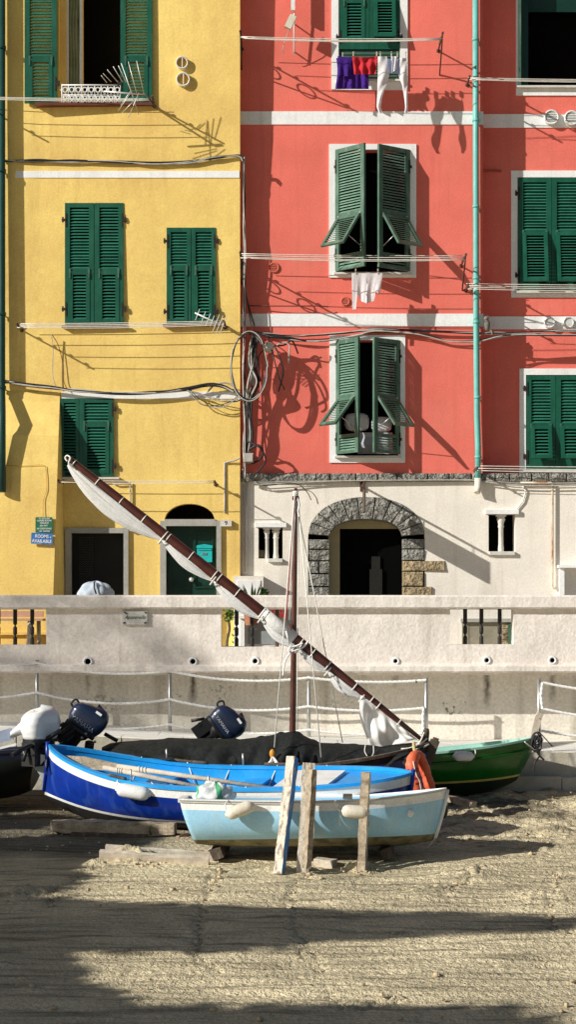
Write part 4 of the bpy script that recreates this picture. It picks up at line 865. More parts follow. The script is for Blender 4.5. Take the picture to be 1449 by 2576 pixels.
for x,y,l in((497,792,14),(512,798,14),(524,804,15),(534,808,14),(544,813,22),(553,816,22),(561,820,22)):
    mb=MB(); mb.tube([P(x+l*.35,y-l,Ya-.58),P(x-l*.45,y+l,Ya-.52)],.0055,5); mb.build('element',whitep,AN2)
FL=thing('wall_transmitter','cream box aerial tilted on a thin white pole at the coral house','antenna',P(740,138,-.05))
mb=MB(); mb.tube([P(740,138,-.12),P(740,-60,-.18)],.012,6); mb.pbox(732,742,-60,25,-.24,-.16); mb.tube([P(740,60,-.17),P(740,60,.0)],.012,6);mb.tube([P(740,130,-.12),P(740,130,.0)],.012,6); mb.build('pole',whitep,FL)
mb=MB(); R=Matrix.Rotation(.45,3,'Y'); c=P(731,56,-.30)
mb.mbox(lambda a,b,z:c+R@Vector((a,b,z)),-.05,.05,-.05,.05,-.10,.10); mb.build('box',creamp,FL)
mb=MB(); mb.tube(curve([P(735,38,-.25),P(728,70,-.3),P(712,120,-.2),P(715,135,-.15)]),.006,5); mb.build('lead',cabw,FL)
# ================================================================== SIGNS AND FITTINGS
def plate(name,label,x0,x1,y0,y1,Y,m,rot=0,th=.012,cat='sign',border=None):
    mb=MB(); c=P((x0+x1)/2,(y0+y1)/2,Y); w=S(x1-x0,Y)/2; h=S(y1-y0,Y)/2; R=Matrix.Rotation(rot,3,'Y'); r=min(w,h)*.14
    poly=[]
    for sx,sy,a0 in((1,1,0),(-1,1,90),(-1,-1,180),(1,-1,270)):
        for k in range(4): a=math.radians(a0+30*k); poly.append((sx*(w-r)+r*cos(a),sy*(h-r)+r*sin(a)))
    pts=[c+R@Vector((x,0,z)) for x,z in poly]; n=len(pts)
    mb.add(pts+[p+Vector((0,th,0)) for p in pts],[tuple(range(n)),tuple(range(2*n-1,n-1,-1))]+[(i,(i+1)%n,n+(i+1)%n,n+i) for i in range(n)])
    return single(mb,name,m,label,cat,c)
Ys=-.585
sg=plate('sign','small green enamel sign with white lettering above the blue rooms sign',88,131,1301,1340,Ys,signg,.0)
for s,y,h,x,k in(('TEL. 0187 812530',1304.5,3.6,110,.74),('CAMERE ROOMS',1310,4.0,110,.86),('TERRACE',1316,4.0,110,.95),('SEA VIEW',1322.5,3.6,109,.9),('AIR CONDITIONING',1330,3.8,110,.72),('VIA  MARTINI',1336.5,3.8,111,.82)): text(sg,s,x,y,Ys-.006,h,lettw,sx=k,bold=.012)
sb=plate('sign','worn blue sign reading ROOMS AVAILABLE on the yellow buttress',77,132,1341,1369,Ys-.02,signb,.05)
Rb=Matrix.Rotation(.05,3,'Y')@Matrix(((1,0,0),(0,0,-1),(0,1,0)))
text(sb,'ROOMS',104,1349.5,Ys-.027,8,lettw,sx=.86,M=Rb,bold=.015); text(sb,'AVAILABLE',104,1361.5,Ys-.027,8,lettw,sx=.88,M=Rb,bold=.015)
text(sb,'\u2605',126,1352,Ys-.027,4,lettw,M=Rb)
n9=plate('house_number','grey plaque with the number 9 right of the green door',555,582,1308,1324,yY(568,1316)-.06,marble,0,.05,'house number')
text(n9,'9',568,1316,yY(568,1316)-.064,10,lettk)
n7=plate('house_number','pale plaque half hidden behind the sail by the left door',325,352,1321,1336,yY(338,1330)-.06,marble,0,.05,'house number'); text(n7,'7',344,1329,yY(338,1330)-.064,9,lettk)
Yp=TY-.04
ps=plate('sign','cream plaque with flowing script lettering mounted on the terrace parapet',307,369,1537,1571,Yp,marble,0,.035)
text(ps,'Apaserella',338,1553,Yp-.006,9.5,lettk,shear=.45,sx=.92); text(ps,'da',336,1543.5,Yp-.006,4,cabw,shear=.3); text(ps,'BAR RISTORANTE',338,1560.5,Yp-.006,2.6,cabw,sx=1); text(ps,'prodotti a Piazza Marina',338,1565.5,Yp-.006,2.9,cabw,shear=.2,sx=.8)
for x,y,a in((313,1541,1),(365,1541,1),(311,1567,0),(364,1567,0)):
    mb=MB(); c=P(x,y,Yp-.008); R=Matrix.Rotation(.45 if a else -.4,3,'Y'); l=.022 if x!=313 else .04; mb.mbox(lambda p,q,r:c+R@Vector((p,q,r)),-.012,l,0,.007,-.009,.009); mb.build('corner_clip',lettk,ps)
MBX=thing('mailbox','turquoise metal mailbox on the dark green door','mailbox',P(514,1415,-.02))
Ym=yY(514,1390)+.03; mb=MB(); mb.pbox(495,533,1379,1414,Ym,Ym+.12); mb.build('body',mailm,MBX)
mb=MB(); a=P(494,1379,Ym);b=P(534,1379,Ym); mb.prism([(a.x,a.z),(b.x,b.z),(b.x,b.z+.04),((a.x+b.x)/2,a.z+.06),(a.x,a.z+.04)],Ym-.015,Ym+.12); mb.pbox(497,531,1381,1384,Ym-.012,Ym+.005); mb.build('lid',mailm,MBX)
mb=MB(); mb.pbox(508,520,1391,1396,Ym-.008,Ym+.005); mb.build('name_plate',steel,MBX); text(MBX,'POSTA',514,1393.5,Ym-.012,3,lettk,sx=.75)
PS=thing('projecting_sign','dark signboard seen edge on above the keystone of the stone arch','sign',P(912,1222,-.0))
mb=MB(); a=P(912,1224,0); mb.tube([a+Vector((0,.02,0)),a+Vector((0,-1.05,0))],.018,8); mb.pbox(906,919,1212,1236,-.03,.0); mb.build('arm',iron,PS)
mb=MB(); mb.box(a.x-.012,a.x+.012,-1.03,-.42,a.z-.42,a.z-.10); mb.tube([a+Vector((0,-.9,0)),a+Vector((0,-.9,-.12))],.006,5); mb.tube([a+Vector((0,-.5,0)),a+Vector((0,-.5,-.12))],.006,5); mb.build('board',driftw,PS)
mb=MB(); c=P(1226,832,-.06)
mb.ball(c+Vector((0,0,.085)),(.045,.045,.09),10); mb.ball(c+Vector((-.01,-.015,.18)),(.036,.036,.034),8)
for s_ in(-1,1): mb.add([c+Vector((-.01+s_*.03,-.01,.195)),c+Vector((-.01+s_*.008,-.01,.208)),c+Vector((-.01+s_*.024,-.01,.235)),c+Vector((-.01+s_*.02,.01,.20))],[(0,1,2),(1,3,2),(0,2,3)])
mb.tube(curve([c+Vector((.03,0,.02)),c+Vector((.07,-.01,-.01)),c+Vector((.08,-.01,-.06))]),.014,6)
single(mb,'figurine',mat('mottled_grey_fur',(.22,.20,.17),.9,.5,40),'small mottled grey eared figure perched on the cables by the teal drainpipe','figurine',c)
# ================================================================== BOATS
class Hull:
    """clinker free lofted hull; local x stern->bow, y beam (minus is towards the camera), z up"""
    def __init__(s,pos,yaw,heel,L,B,H,Rb,Rs,pb,ps,transom=0,kb=.93,ks=.97,kr=.22,kstern=.12,kz=0,tr=0.0,a=2.3,c=.62):
        s.__dict__.update(locals()); s.pos=Vector(pos)
        s.M=Matrix.Rotation(yaw,3,'Z')@Matrix.Rotation(heel,3,'X')
    def b(s,t):
        if s.transom:
            if t<.45: return s.B/2*(s.transom+(1-s.transom)*(1-((.45-t)/.45)**2))
            return s.B/2*max(0,1-((t-.45)/.55)**s.pb)**.75
        q=abs(2*t-1); return s.B/2*max(0,1-q**(s.pb if t>.5 else s.ps))**.75
    def sh(s,t): return s.Rb*max(0,(t-.45)/.55)**2+s.Rs*max(0,(.45-t)/.45)**2
    def kz_(s,t):
        return -s.H+s.kr*max(0,(t-.62)/.38)**3+s.kstern*max(0,(.3-t)/.3)**3
    def loc(s,t,side,q,inset=0):
        b=max(0,s.b(t)-inset); z=s.sh(t)*(1-q)+s.kz_(t)*q
        y=side*b*max(0,1-q**s.a)**s.c
        x=s.L*(t-.5); k=(s.kb if t>.5 else s.ks); f=1-(1-k)*q**1.3*abs(2*t-1)**2
        if s.tr and t<.5: x+=s.tr*q*(1-2*t)
        return Vector((x*f,y,z))
    def W(s,v): return s.pos+s.M@Vector(v)
    def g(s,t,side,dz=0,inset=0): v=s.loc(t,side,0,inset); v.z+=dz; return s.W(v)
    def outer(s,mb,band,boot,mats_i,nt=48,botband=.035):
        """mats_i: (sheer strake, topsides, stripe, bottom)"""
        rows=[]
        for i in range(nt+1):
            t=i/nt; D=s.sh(t)-s.kz_(t); qb=min(.4,band/D); zb=boot(t); q1=min(.97,max(qb+.05,(s.sh(t)-zb)/D)); q2=min(.985,q1+botband/D)
            qs=[0,qb]+[qb+(q1-qb)*k/6 for k in range(1,7)]+[q2]+[q2+(1-q2)*k/6 for k in range(1,7)]
            rows.append((t,qs))
        for side in(-1,1):
            def fn(u,v):
                t,qs=rows[round(u*nt)]; return s.W(s.loc(t,side,qs[round(v*14)]))
            mb.grid(fn,nt,14,0,True,lambda i,j:mats_i[0] if j<1 else mats_i[1] if j<7 else mats_i[2] if j<8 else mats_i[3])
        if s.transom:
            t,qs=rows[0]; ring=[s.W(s.loc(0,-1,q)) for q in qs]+[s.W(s.loc(0,1,q)) for q in reversed(qs)]
            mb.add(ring,[tuple(range(len(ring)))],mats_i[1])
    def inner(s,mb,mi,depth,inset=.045,nt=40):
        for side in(-1,1):
            mb.grid(lambda u,v:s.W(s.loc(u*.98+.01,side,min(.9,v*depth/(s.sh(u)-s.kz_(u))),inset*(1-.3*v))-Vector((0,0,.0))),nt,6,mi)
    def floor(s,mb,mi,depth,t0=.04,t1=.96,inset=.05,nt=30):
        def e(t,side):
            q=min(.9,depth/(s.sh(t)-s.kz_(t))); return s.loc(t,side,q,inset)
        mb.grid(lambda u,v:s.W(e(t0+(t1-t0)*u,-1).lerp(e(t0+(t1-t0)*u,1),v)),nt,6,mi,False)
    def rim(s,mb,mi,w=.07,h=.03,nt=56,out=.02,t0=0,t1=1):
        for side in(-1,1):
            pr=[]
            for i in range(nt+1):
                t=t0+(t1-t0)*i/nt; a=s.loc(t,side,0,-out); c=s.loc(t,side,0,w-out)
                if abs(c.y)<.012: c.y=side*.012*0
                up=Vector((0,0,h)); pr.append([s.W(a-up*.6),s.W(a+up*.6),s.W(c+up*.75),s.W(c-up*.6)])
            for i in range(nt):
                for j in range(4): mb.add([pr[i][j],pr[i+1][j],pr[i+1][(j+1)%4],pr[i][(j+1)%4]],[(0,1,2,3)],mi)
    def thwart(s,mb,t,w,dz,mi,th=.03):
        c=[s.loc(t-w/2/s.L,-1,0,.05),s.loc(t+w/2/s.L,-1,0,.05),s.loc(t+w/2/s.L,1,0,.05),s.loc(t-w/2/s.L,1,0,.05)]
        lo=[s.W(v+Vector((0,0,dz))) for v in c]; hi=[s.W(v+Vector((0,0,dz+th))) for v in c]
        mb.add(lo+hi,[(0,1,2,3),(4,5,6,7),(0,1,5,4),(1,2,6,5),(2,3,7,6),(3,0,4,7)],mi)
def capsule(mb,a,b,r,mi=0,n=12):
    a=Vector(a);b=Vector(b); ax=(b-a); L=ax.length
    mb.lathe(a,ax,[(.001,-r*.35),(r*.30,-r*.34),(r*.34,-r*.12),(r*.62,0),(r*.9,r*.35),(r,r*.9),(r,L-r*.9),(r*.9,L-r*.35),(r*.62,L),(r*.34,L+r*.12),(r*.30,L+r*.34),(.001,L+r*.35)],n,mi)
def fender(label,a,b,r,ties,m=None):
    mb=MB(); capsule(mb,a,b,r); o=single(mb,'fender',m or whitep,label,'fender',(Vector(a)+Vector(b))/2)
    for t in ties:
        c=MB(); c.tube(t,.007,5); c.build('lanyard',wire,o)
    return o
# ---- blue double-ender
BL=Hull((-.71,-6.6,.789),-.30,.136,4.42,1.24,.62,.10,.335,3.5,3.1,kb=.94,ks=1.045,kr=.12,kstern=.34)
B1=thing('blue_rowing_boat','bright blue open boat with white top strake lying behind the pale dinghy','boat',BL.pos+Vector((0,0,-.6)))
mb=MB(); BL.outer(mb,.12,lambda t:-.42+(.20*abs(2*t-1)**2.2 if t<.5 else .10*abs(2*t-1)**2),(1,0,1,2)); mb.build('hull',[blueh,whiteh,botk],B1)
mb=MB(); BL.inner(mb,0,.36); BL.floor(mb,1,.36); mb.build('inner_lining',[bluei,mat('grey_floor_boards',(.36,.40,.40),.8,.2,6)],B1)
mb=MB(); BL.rim(mb,0,.075,.03); mb.build('gunwale',bluei,B1)
for t,w,dz in((.30,.24,-.15),(.55,.26,-.15)): mb=MB(); BL.thwart(mb,t,w,dz,0); mb.build('thwart',bluei,B1)
mb=MB()                                        # fore deck with a hatch frame
mb.grid(lambda u,v:BL.W(BL.loc(.74+.23*u,-1,0,.06).lerp(BL.loc(.74+.23*u,1,0,.06),v)+Vector((0,0,-.035))),12,6,0,False)
mb.build('foredeck',bluei,B1)
mb=MB(); c=[BL.W(BL.loc(t,s_,0,.16)+Vector((0,0,.0))) for t,s_ in((.66,-1),(.80,-1),(.80,1),(.66,1))]
mb.add(c+[v-Vector((0,0,.05)) for v in c],[(0,1,2,3),(0,1,5,4),(1,2,6,5),(2,3,7,6),(3,0,4,7)]); mb.build('hatch_cover',whiteh,B1)
for t0 in(.05,.93):
    mb=MB(); a=BL.g(t0 if t0<.5 else .985,1,0); 
    mb.tube([BL.W(BL.loc(0 if t0<.5 else 1,1,q)+Vector(((-.015 if t0<.5 else .015),0,.05*(1-q)))) for q in(0,.3,.6,.9)],[.026,.024,.022,.02],8); mb.build('stem_post',blueh,B1)
for t in(.285,.50):                            # thole pins on both rails
    for s_ in(-1,1):
        mb=MB(); a=BL.g(t,s_,.0); mb.tube([a,a+BL.M@Vector((0,0,.16))],.011,6); mb.build('thole_pin',steel,B1)
for t in(.22,.345,.47,.60,.74):
    for s_ in(1,-1):
        mb=MB(); a=BL.g(t,s_,.03,.02); dx=.11 if s_>0 else .05
        mb.tube([a+BL.M@Vector((-.008,0,0)),BL.W(BL.loc(t,s_,.36 if s_>0 else .2,.06)+Vector((dx if int(t*1000)%2 else -dx,0,0)))],.008,5); mb.build('lashing',ropem,B1)
for t0,t1 in((.30,.40),(.56,.66),(.22,.27)): 
    mb=MB(); mb.tube([BL.g(t0+(t1-t0)*k/6,1 if t0!=.22 else -1,.035,.0) for k in range(7)],.02,6); mb.build('rail_pad',driftw,B1)
OA=[((158,1908),(700,1986),(-.02,.16),'longest weathered oar lying on top inside the blue boat'),((170,1913),(520,1984),(.0,.04),'shorter oar with brown blade along the near rail of the blue boat')]
for (a,b,dz,l) in OA:
    t=thing('oar',l,'oar',P(*a,-6.3)); A=P(*a,-6.12); Bp=P(*b,-6.92 if b[0]>600 else -6.75)
    mb=MB(); mb.tube([A.lerp(Bp,.26),Bp],[.030,.026],8); mb.build('shaft',palew,t)
    mb=MB(); d=(Bp-A).normalized(); n_=d.cross(Vector((0,-1,0))).normalized(); e=[A,A.lerp(Bp,.10),A.lerp(Bp,.26)]
    for p,q,w0,w1 in((e[0],e[1],.035,.06),(e[1],e[2],.06,.032)):
        k=Vector((0,-.014,0)); mb.add([p-n_*w0-k,p+n_*w0-k,q+n_*w1-k,q-n_*w1-k,p-n_*w0+k,p+n_*w0+k,q+n_*w1+k,q-n_*w1+k],[(0,1,2,3),(4,5,6,7),(0,1,5,4),(1,2,6,5),(2,3,7,6),(3,0,4,7)])
    mb.build('blade',greyw,t)
    mb=MB()
    for k in(.36,.375,.39): mb.torus(A.lerp(Bp,k),.034,.006,Matrix.Rotation(PI/2,3,'Z'),n=12,k=5)
    mb.build('leather_ring',wire,t)
# ---- light blue dinghy
DG=Hull((.285,-8.1,.665),.0,-.05,2.86,1.24,.50,.115,.015,2.6,2,transom=.80,kb=.90,ks=.90,kr=.07,kstern=.03,tr=.02,a=3.2,c=.55)
D1=thing('pale_blue_dinghy','light blue dinghy with white rail and stained bottom behind the three posts','boat',DG.pos+Vector((0,0,-.5)))
mb=MB(); DG.outer(mb,.095,lambda t:-.41+.05*t,(1,0,2,2),botband=.03); mb.build('hull',[lblue,whiteh,scum],D1)
mb=MB(); DG.inner(mb,0,.3); DG.floor(mb,0,.3); mb.build('inner_lining',lblue,D1)
mb=MB(); DG.rim(mb,0,.06,.028); DG.rim(mb,1,.025,.012,out=.026); a=DG.loc(0,-1,0); b=DG.loc(0,1,0)
c=[DG.W(v) for v in(a+Vector((-.02,0,-.02)),a+Vector((.05,0,-.02)),b+Vector((.05,0,-.02)),b+Vector((-.02,0,-.02)))]; mb.add(c+[v+Vector((0,0,.04)) for v in c],[(0,1,2,3),(4,5,6,7),(0,1,5,4),(1,2,6,5),(2,3,7,6),(3,0,4,7)],0); mb.build('gunwale',[whiteh,steel],D1)
mb=MB(); DG.thwart(mb,.35,.24,-.14,0); mb.build('thwart',palew,D1)
mb=MB(); mb.tube([DG.W(DG.loc(1,1,q)+Vector((.012,0,0))) for q in(0,.25,.5,.75,.95)],.02,8); mb.build('stem_band',whiteh,D1)
mb=MB(); c=DG.W(DG.loc(.86,-1,.34)); mb.ball(c+Vector((0,-.012,0)),(.036,.02,.042),8); mb.build('bow_eye',whiteh,D1)
mb=MB(); c=P(1096,2092,-8.08); mb.tube(curve([P(1104,2072,-8.1),P(1098,2100,-8.12),P(1085,2122,-8.12),P(1072,2132,-8.12)]),.008,6); mb.build('keel_rod',steel,D1)
mb=MB(); mb.ball(P(1112,2038,-7.95),(.07,.05,.10),10); mb.build('bow_bumper',obk,D1)
for t in(.475,.62):
    mb=MB(); a=DG.g(t,-1,.025,.03); mb.mbox(lambda x,y,z:a+Vector((x,y,z)),-.05,.05,-.02,.02,0,.03); mb.tube([a+Vector((-.05,0,.04)),a+Vector((.05,0,.04))],.015,6); mb.build('cleat',steel,D1)
mb=MB()
mb.ball(P(538,2006,-7.95),(.22,.2,.16),18,fn=lambda a,b:1+.10*sin(3*a+4*b)+.07*sin(7*a-5*b)+.05*sin(11*b),mi=0)
for i,(f) in enumerate(mb.f): mb.m[i]=1 if (i//18)%9 in(1,2) and (i//18)%36<30 else 0
single(mb,'plastic_bag',[mat('white_crumpled_plastic',(.78,.80,.78),.5,.06,6,.5,40,12),bagg],'white and green striped sack at the stern of the pale dinghy','bag',P(538,2020,-7.95))
fender('cream fender sloping up at the stern of the pale dinghy',P(572,2050,-8.80),P(635,2026,-8.78),.068,[curve([P(570,2045,-8.78),P(566,2025,-8.76),P(574,2014,-8.70)])],creamp)
fender('cream fender beside the thinnest post on the pale dinghy',P(862,2040,-8.80),P(925,2044,-8.80),.07,[curve([P(858,2040,-8.78),P(850,2028,-8.72),P(852,2018,-8.68)]),curve([P(856,2040,-8.80),P(854,2060,-8.81),P(856,2078,-8.82)])],creamp)
fender('white fender hanging below the white strake of the blue boat',P(296,1985,-6.90),P(372,1999,-6.97),.082,[[P(291,1982,-6.88),P(294,1966,-6.84),P(298,1956,-6.80)],[P(378,1998,-6.97),P(380,1980,-6.93),P(381,1967,-6.88)],[P(294,1966,-6.86),P(308,1985,-6.92)]])
# ---- mast boat
MT=Hull((-.24,-5.25,.86),-.02,.03,3.95,1.22,.58,.25,.16,2.6,2.6,kb=.95,ks=.96,kr=.10,kstern=.06)
M1=thing('mast_boat','dark blue lateen boat with tall brown mast and furled white sail under a black tarp','boat',MT.pos+Vector((0,0,-.57)))
mb=MB(); MT.outer(mb,.10,lambda t:-.30,(0,1,2,3)); mb.build('hull',[botk,mat('royal_blue_topsides',(.02,.07,.30),.4,.15,5,stain=(.05,.12,.4),samt=.4),whiteh,botk],M1)
mb=MB(); MT.inner(mb,0,.3); MT.floor(mb,0,.3); MT.rim(mb,1,.07,.03); mb.build('gunwale',[navyk,driftw],M1)
def board(mb,pts,w,th=.05):
    """timber bar along pts in the picture plane"""
    for p,q in zip(pts,pts[1:]):
        d=(q-p).normalized(); n_=Vector((-d.z,0,d.x)).normalized()*w/2; k=Vector((0,th/2,0))
        mb.add([p-n_-k,p+n_-k,q+n_-k,q-n_-k,p-n_+k,p+n_+k,q+n_+k,q-n_+k],[(0,1,2,3),(4,5,6,7),(0,1,5,4),(1,2,6,5),(2,3,7,6),(3,0,4,7)])
mb=MB(); board(mb,[P(1068,1935,-5.28),P(1096,1862,-5.28)],.11,.09); a=P(1096,1862,-5.28); board(mb,[a,P(1098,1856,-5.28)],.07,.08); mb.build('stem_post',driftw,M1)
mb=MB(); mb.tube([P(1066,1880,-5.25),P(1072,1842,-5.2),P(1074,1832,-5.2)],[.055,.045,.03],7); mb.build('bollard',driftw,M1)
mb=MB(); c=MT.W(MT.loc(.93,-1,.2))+Vector((-.02,-.02,0)); mb.ball(c,(.07,.02,.035),8,0); mb.ball(c+Vector((.012,-.012,0)),(.028,.018,.028),8,1); mb.build('painted_eye',[marble,lettk],M1)
mb=MB(); mb.ball(P(1027,1908,-5.62),(.05,.04,.03),8); mb.build('fairlead',whiteh,M1)
MYY=-5.22
mp_=[P(735,1925,MYY),P(736,1845,MYY),P(739,1650,MYY),P(742,1400,MYY),P(744,1250,MYY),P(744,1228,MYY)]
mb=MB(); mb.tube(mp_,[.042,.040,.036,.029,.022,.020],14); mb.lathe(P(744,1250,MYY),(0,0,1),[(.024,-.05),(.045,-.03),(.045,.0),(.024,.02)],12); mast=mb.build('mast',varn,M1)
mb=MB()
for y in(1237,1241,1246,1250): mb.torus(P(744,y,MYY),.028,.009,Matrix.Rotation(PI/2,3,'X'),n=14,k=5)
mb.tube(curve([P(748,1252,MYY-.03),P(753,1270,MYY-.03),P(750,1285,MYY-.04),P(753,1300,MYY-.04)]),.012,5); mb.build('masthead_lashing',ropem,mast)
YA=Vector(P(165,1148,-5.36)); YB=Vector(P(1066,1864,-5.36)); yd=(YB-YA).normalized(); yn=Vector((yd.z,0,-yd.x)); 
if yn.z>0: yn=-yn
def yp(px): return YA.lerp(YB,(px-165)/(1066-165))
mb=MB(); mb.tube([yp(x) for x in(165,180,300,500,720,850,960,1060)],[.026,.038,.054,.066,.068,.055,.04,.024],12); yard=mb.build('yard',varn,M1)
for x in(186,245,305,362,415,423,480,540,551,597,660,669,756,787,826,893,935,953,1005):
    mb=MB(); q=.040+.030*math.exp(-((x-650)/320)**2)+.003
    R=Matrix((yd,Vector((0,1,0)),yn)).transposed()@Matrix.Rotation(PI/2,3,'Z'); mb.torus(yp(x)+yn*.004,q,.0075,R,n=16,k=5); mb.build('yard_lashing',wire,yard)
mb=MB(); mb.tube(curve([P(168,1160,-5.40),P(163,1152,-5.40),P(168,1146,-5.40),P(176,1152,-5.42),P(172,1166,-5.42),P(184,1178,-5.40)]),.010,6); mb.build('peak_lashing',wire,yard)
mb=MB(); mb.tube([yp(x) for x in(658,700,742)],.075,12); mb.build('yard_sleeve',mat('white_binding',(.74,.72,.68),.8,.12,9,.5,80,14),yard)
# furled sail: cloth bundles sagging between lashings
segs=[(178,415,.175,.04),(415,545,.085,.035),(545,665,.095,.035),(665,760,.08,.035),(760,833,.055,.03),(833,918,.08,.035)]
SAIL=None
for k,(xa,xb,dep,th) in enumerate(segs):
    rg=random.Random(k)
    ph=[rg.uniform(0,6) for _ in range(6)]
    def fn(u,v):
        x=xa+(xb-xa)*u; c=yp(x); s_=max(0,sin(PI*u))**.9; D=dep*s_+.042
        a=2*PI*v; fold=.30*sin(5*a+ph[0]+2.5*u)+.34*sin(9*a+ph[1]-4*u)+.18*sin(15*a+7*u+ph[2])
        r=1+.35*fold
        return c+yn*(.035+D/2-cos(a)*D/2*r)+Vector((0,sin(a)*(th*(.25+.75*s_))*r*(1.2+.3*cos(a)),0))
    mb=MB(); mb.grid(fn,40,64)
    o=mb.build('sail' if SAIL is None else 'sail_bundle',sailm,M1 if SAIL is None else SAIL)
    if SAIL is None: SAIL=o
    mb=MB(); c=yp(xb)+yn*.06; mb.torus(c-yn*.005,.075 if xb<900 else .06,.009,Matrix((yd,Vector((0,1,0)),yn)).transposed()@Matrix.Rotation(PI/2,3,'Z'),n=16,k=5,sx=1); mb.tube([c+yn*.02,c+yn*.05+Vector((0,-.03,0)),c+yn*.07+Vector((.01,-.03,0))],.007,5); mb.build('reef_tie',wire,SAIL)
low=[(905,1776),(905,1800),(912,1825),(920,1850),(930,1874),(960,1878),(990,1873),(1020,1865),(1045,1860),(1062,1866)]
def loose(u,v):
    top=yp(912+148*u)+yn*.03
    i=u*(len(low)-4); k=int(min(i,len(low)-5)); t=i-k
    a=low[3+k]; b=low[min(4+k,len(low)-1)]
    if u<.02: bot=(928,1874)
    bot=P(a[0]+(b[0]-a[0])*t,a[1]+(b[1]-a[1])*t,-5.36)
    p=top.lerp(bot,v); w=sin(PI*min(1,v*1.05))*.5+.35*v
    return p+Vector((-.045*sin(PI*v)*(1-u),-.02-.06*w*sin(u*17+v*3)-.035*w*sin(u*37-v*5)-.03*sin(v*8+u*9),0))
mb=MB(); mb.grid(loose,60,26); mb.build('sail_clew',sailm,SAIL)
for pts,r,m_ in(([P(742,1238,MYY-.03),P(690,1880,-5.7)],.0075,wire),([P(741,1246,MYY-.03),P(720,1560,-5.38)],.007,redc),([P(745,1240,MYY-.03),P(728,1560,-5.34)],.006,wire),
                ([P(748,1240,MYY+.03),P(808,1905,-5.75)],.0075,wire),([P(750,1285,MYY+.03),P(862,1868,-4.75)],.007,wire),([P(751,1290,MYY),P(748,1700,MYY-.03),P(748,1835,MYY-.03)],.007,wire),([P(728,1570,-5.4),P(745,1632,-5.42)],.01,plumm)):
    mb=MB(); mb.tube(pts,r,5); mb.build('stay_rope',m_,M1)
mb=MB(); mb.ball(P(685,1896,-5.72),(.035,.03,.055),10,0); mb.build('pulley_block',ochre,M1)
for a in((676,1945),(699,1940)):
    mb=MB(); mb.tube([P(685,1903,-5.72),P((685+a[0])/2+2,1915,-5.8),P(a[0],1925,-5.85),P(a[0]-3,1945,-5.88)],[.012,.02,.032,.036],8); mb.build('tackle_rope',ropem,M1)
for pts in([P(738,1632,-5.42),P(728,1645,-5.44),P(717,1665,-5.44),P(712,1700,-5.44)],[P(720,1588,-5.45),P(733,1625,-5.47),P(762,1618,-5.47)],[P(745,1605,-5.30),P(726,1638,-5.46),P(760,1630,-5.44),P(776,1612,-5.44)]):
    mb=MB(); mb.tube(curve(pts),.011,6); mb.build('parrel_rope',ropem,M1)
for x0,x1,y0,y1 in((1040,1075,1872,1858),(1030,1080,1884,1872),(1048,1068,1876,1842),(1010,1060,1884,1866)):
    mb=MB(); mb.tube(curve([P(x0,y0,-5.5),P((x0+x1)/2,(y0+y1)/2+6,-5.52),P(x1,y1,-5.42)]),.010,6); mb.build('bow_rope',wire,M1)
mb=MB(); mb.tube(curve([P(1042,1868,-5.6),P(1043,1885,-5.66),P(1050,1900,-5.75),P(1048,1908,-5.8)]),.022,7); mb.build('bow_rope',mat('yellowed_rope',(.55,.45,.22),.9,.25,12),M1)
for pts in([P(920,1873,-5.44),P(918,1890,-5.55),P(924,1902,-5.6)],[P(940,1876,-5.44),P(940,1895,-5.55),P(934,1905,-5.6)]):
    mb=MB(); mb.tube(curve(pts),.006,5); mb.build('sheet_rope',wire,M1)
# tarp
ridge=[(255,1880),(275,1870),(300,1866),(420,1858),(520,1857),(600,1860),(660,1853),(700,1846),(735,1839),(765,1850),(800,1868),(870,1871),(930,1874),(1000,1872),(1040,1868),(1066,1868)]
edge=[(255,1892),(300,1900),(400,1915),(500,1925),(600,1937),(700,1944),(760,1938),(800,1936),(860,1946),(930,1944),(965,1940),(990,1914),(1030,1898),(1066,1884)]
def tarp(u,v):
    x=255+811*u; yr=lerp_tab(ridge,x); ye=lerp_tab(edge,x)
    if v<.62:
        s_=v/.62; y=yr+(ye-yr)*(s_**1.25); Y=-5.22-.62*s_**.8*(1-.35*abs(2*u-1)**3); p=P(x,y,Y)
    else:
        s_=(v-.62)/.38; p=P(x,yr+4*s_,-5.22)+Vector((0,.55*s_,-.10*s_))
    wv=min(1,v*2) if v<.62 else 1-s_
    near=math.exp(-((x-735)/90)**2)
    d=.018*noise1(x*.03,v*6,1)+.010*noise1(x*.06+v*5,v*7,2)+.012*sin(x*.045-v*11+3*noise1(x*.012,v*2,4))*wv+near*.05*sin(x*.13+v*7)*v+.02*sin(x*.05+v*9)*wv*noise1(x*.02,v*3,5)*3
    return p+Vector((0,-d*1.4*wv,d*wv*.9))
_nt=np.random.RandomState(9).rand(64,64)
def noise1(x,y,s_=0):
    x+=s_*7.3; xi=int(math.floor(x)); yi=int(math.floor(y)); fx=x-xi; fy=y-yi; fx=fx*fx*(3-2*fx); fy=fy*fy*(3-2*fy); g=lambda a,b:_nt[a%64,b%64]
    return (g(xi,yi)*(1-fx)+g(xi+1,yi)*fx)*(1-fy)+(g(xi,yi+1)*(1-fx)+g(xi+1,yi+1)*fx)*fy-.5
mb=MB(); mb.grid(tarp,260,60)
tp=single(mb,'tarp',tarpm,'black net tarpaulin draped over the mast boat','tarp',P(660,1870,-5.22))
mb=MB(); rg=random.Random(8)
for k in range(26):
    x=810+170*rg.random(); y=lerp_tab(edge,x)-2; l=8+14*rg.random(); s_=1+rg.random()
    mb.tube([P(x,y,-5.8),P(x+rg.uniform(-2,2),y+l*.6,-5.84),P(x+rg.uniform(-4,4),y+l,-5.83)],.006+.003*rg.random(),4)
mb.build('frayed_edge',tarpm,tp)
LB=thing('lifebuoy','faded orange lifebuoy hung on the bow of the mast boat','lifebuoy',P(1056,1950,-5.95))
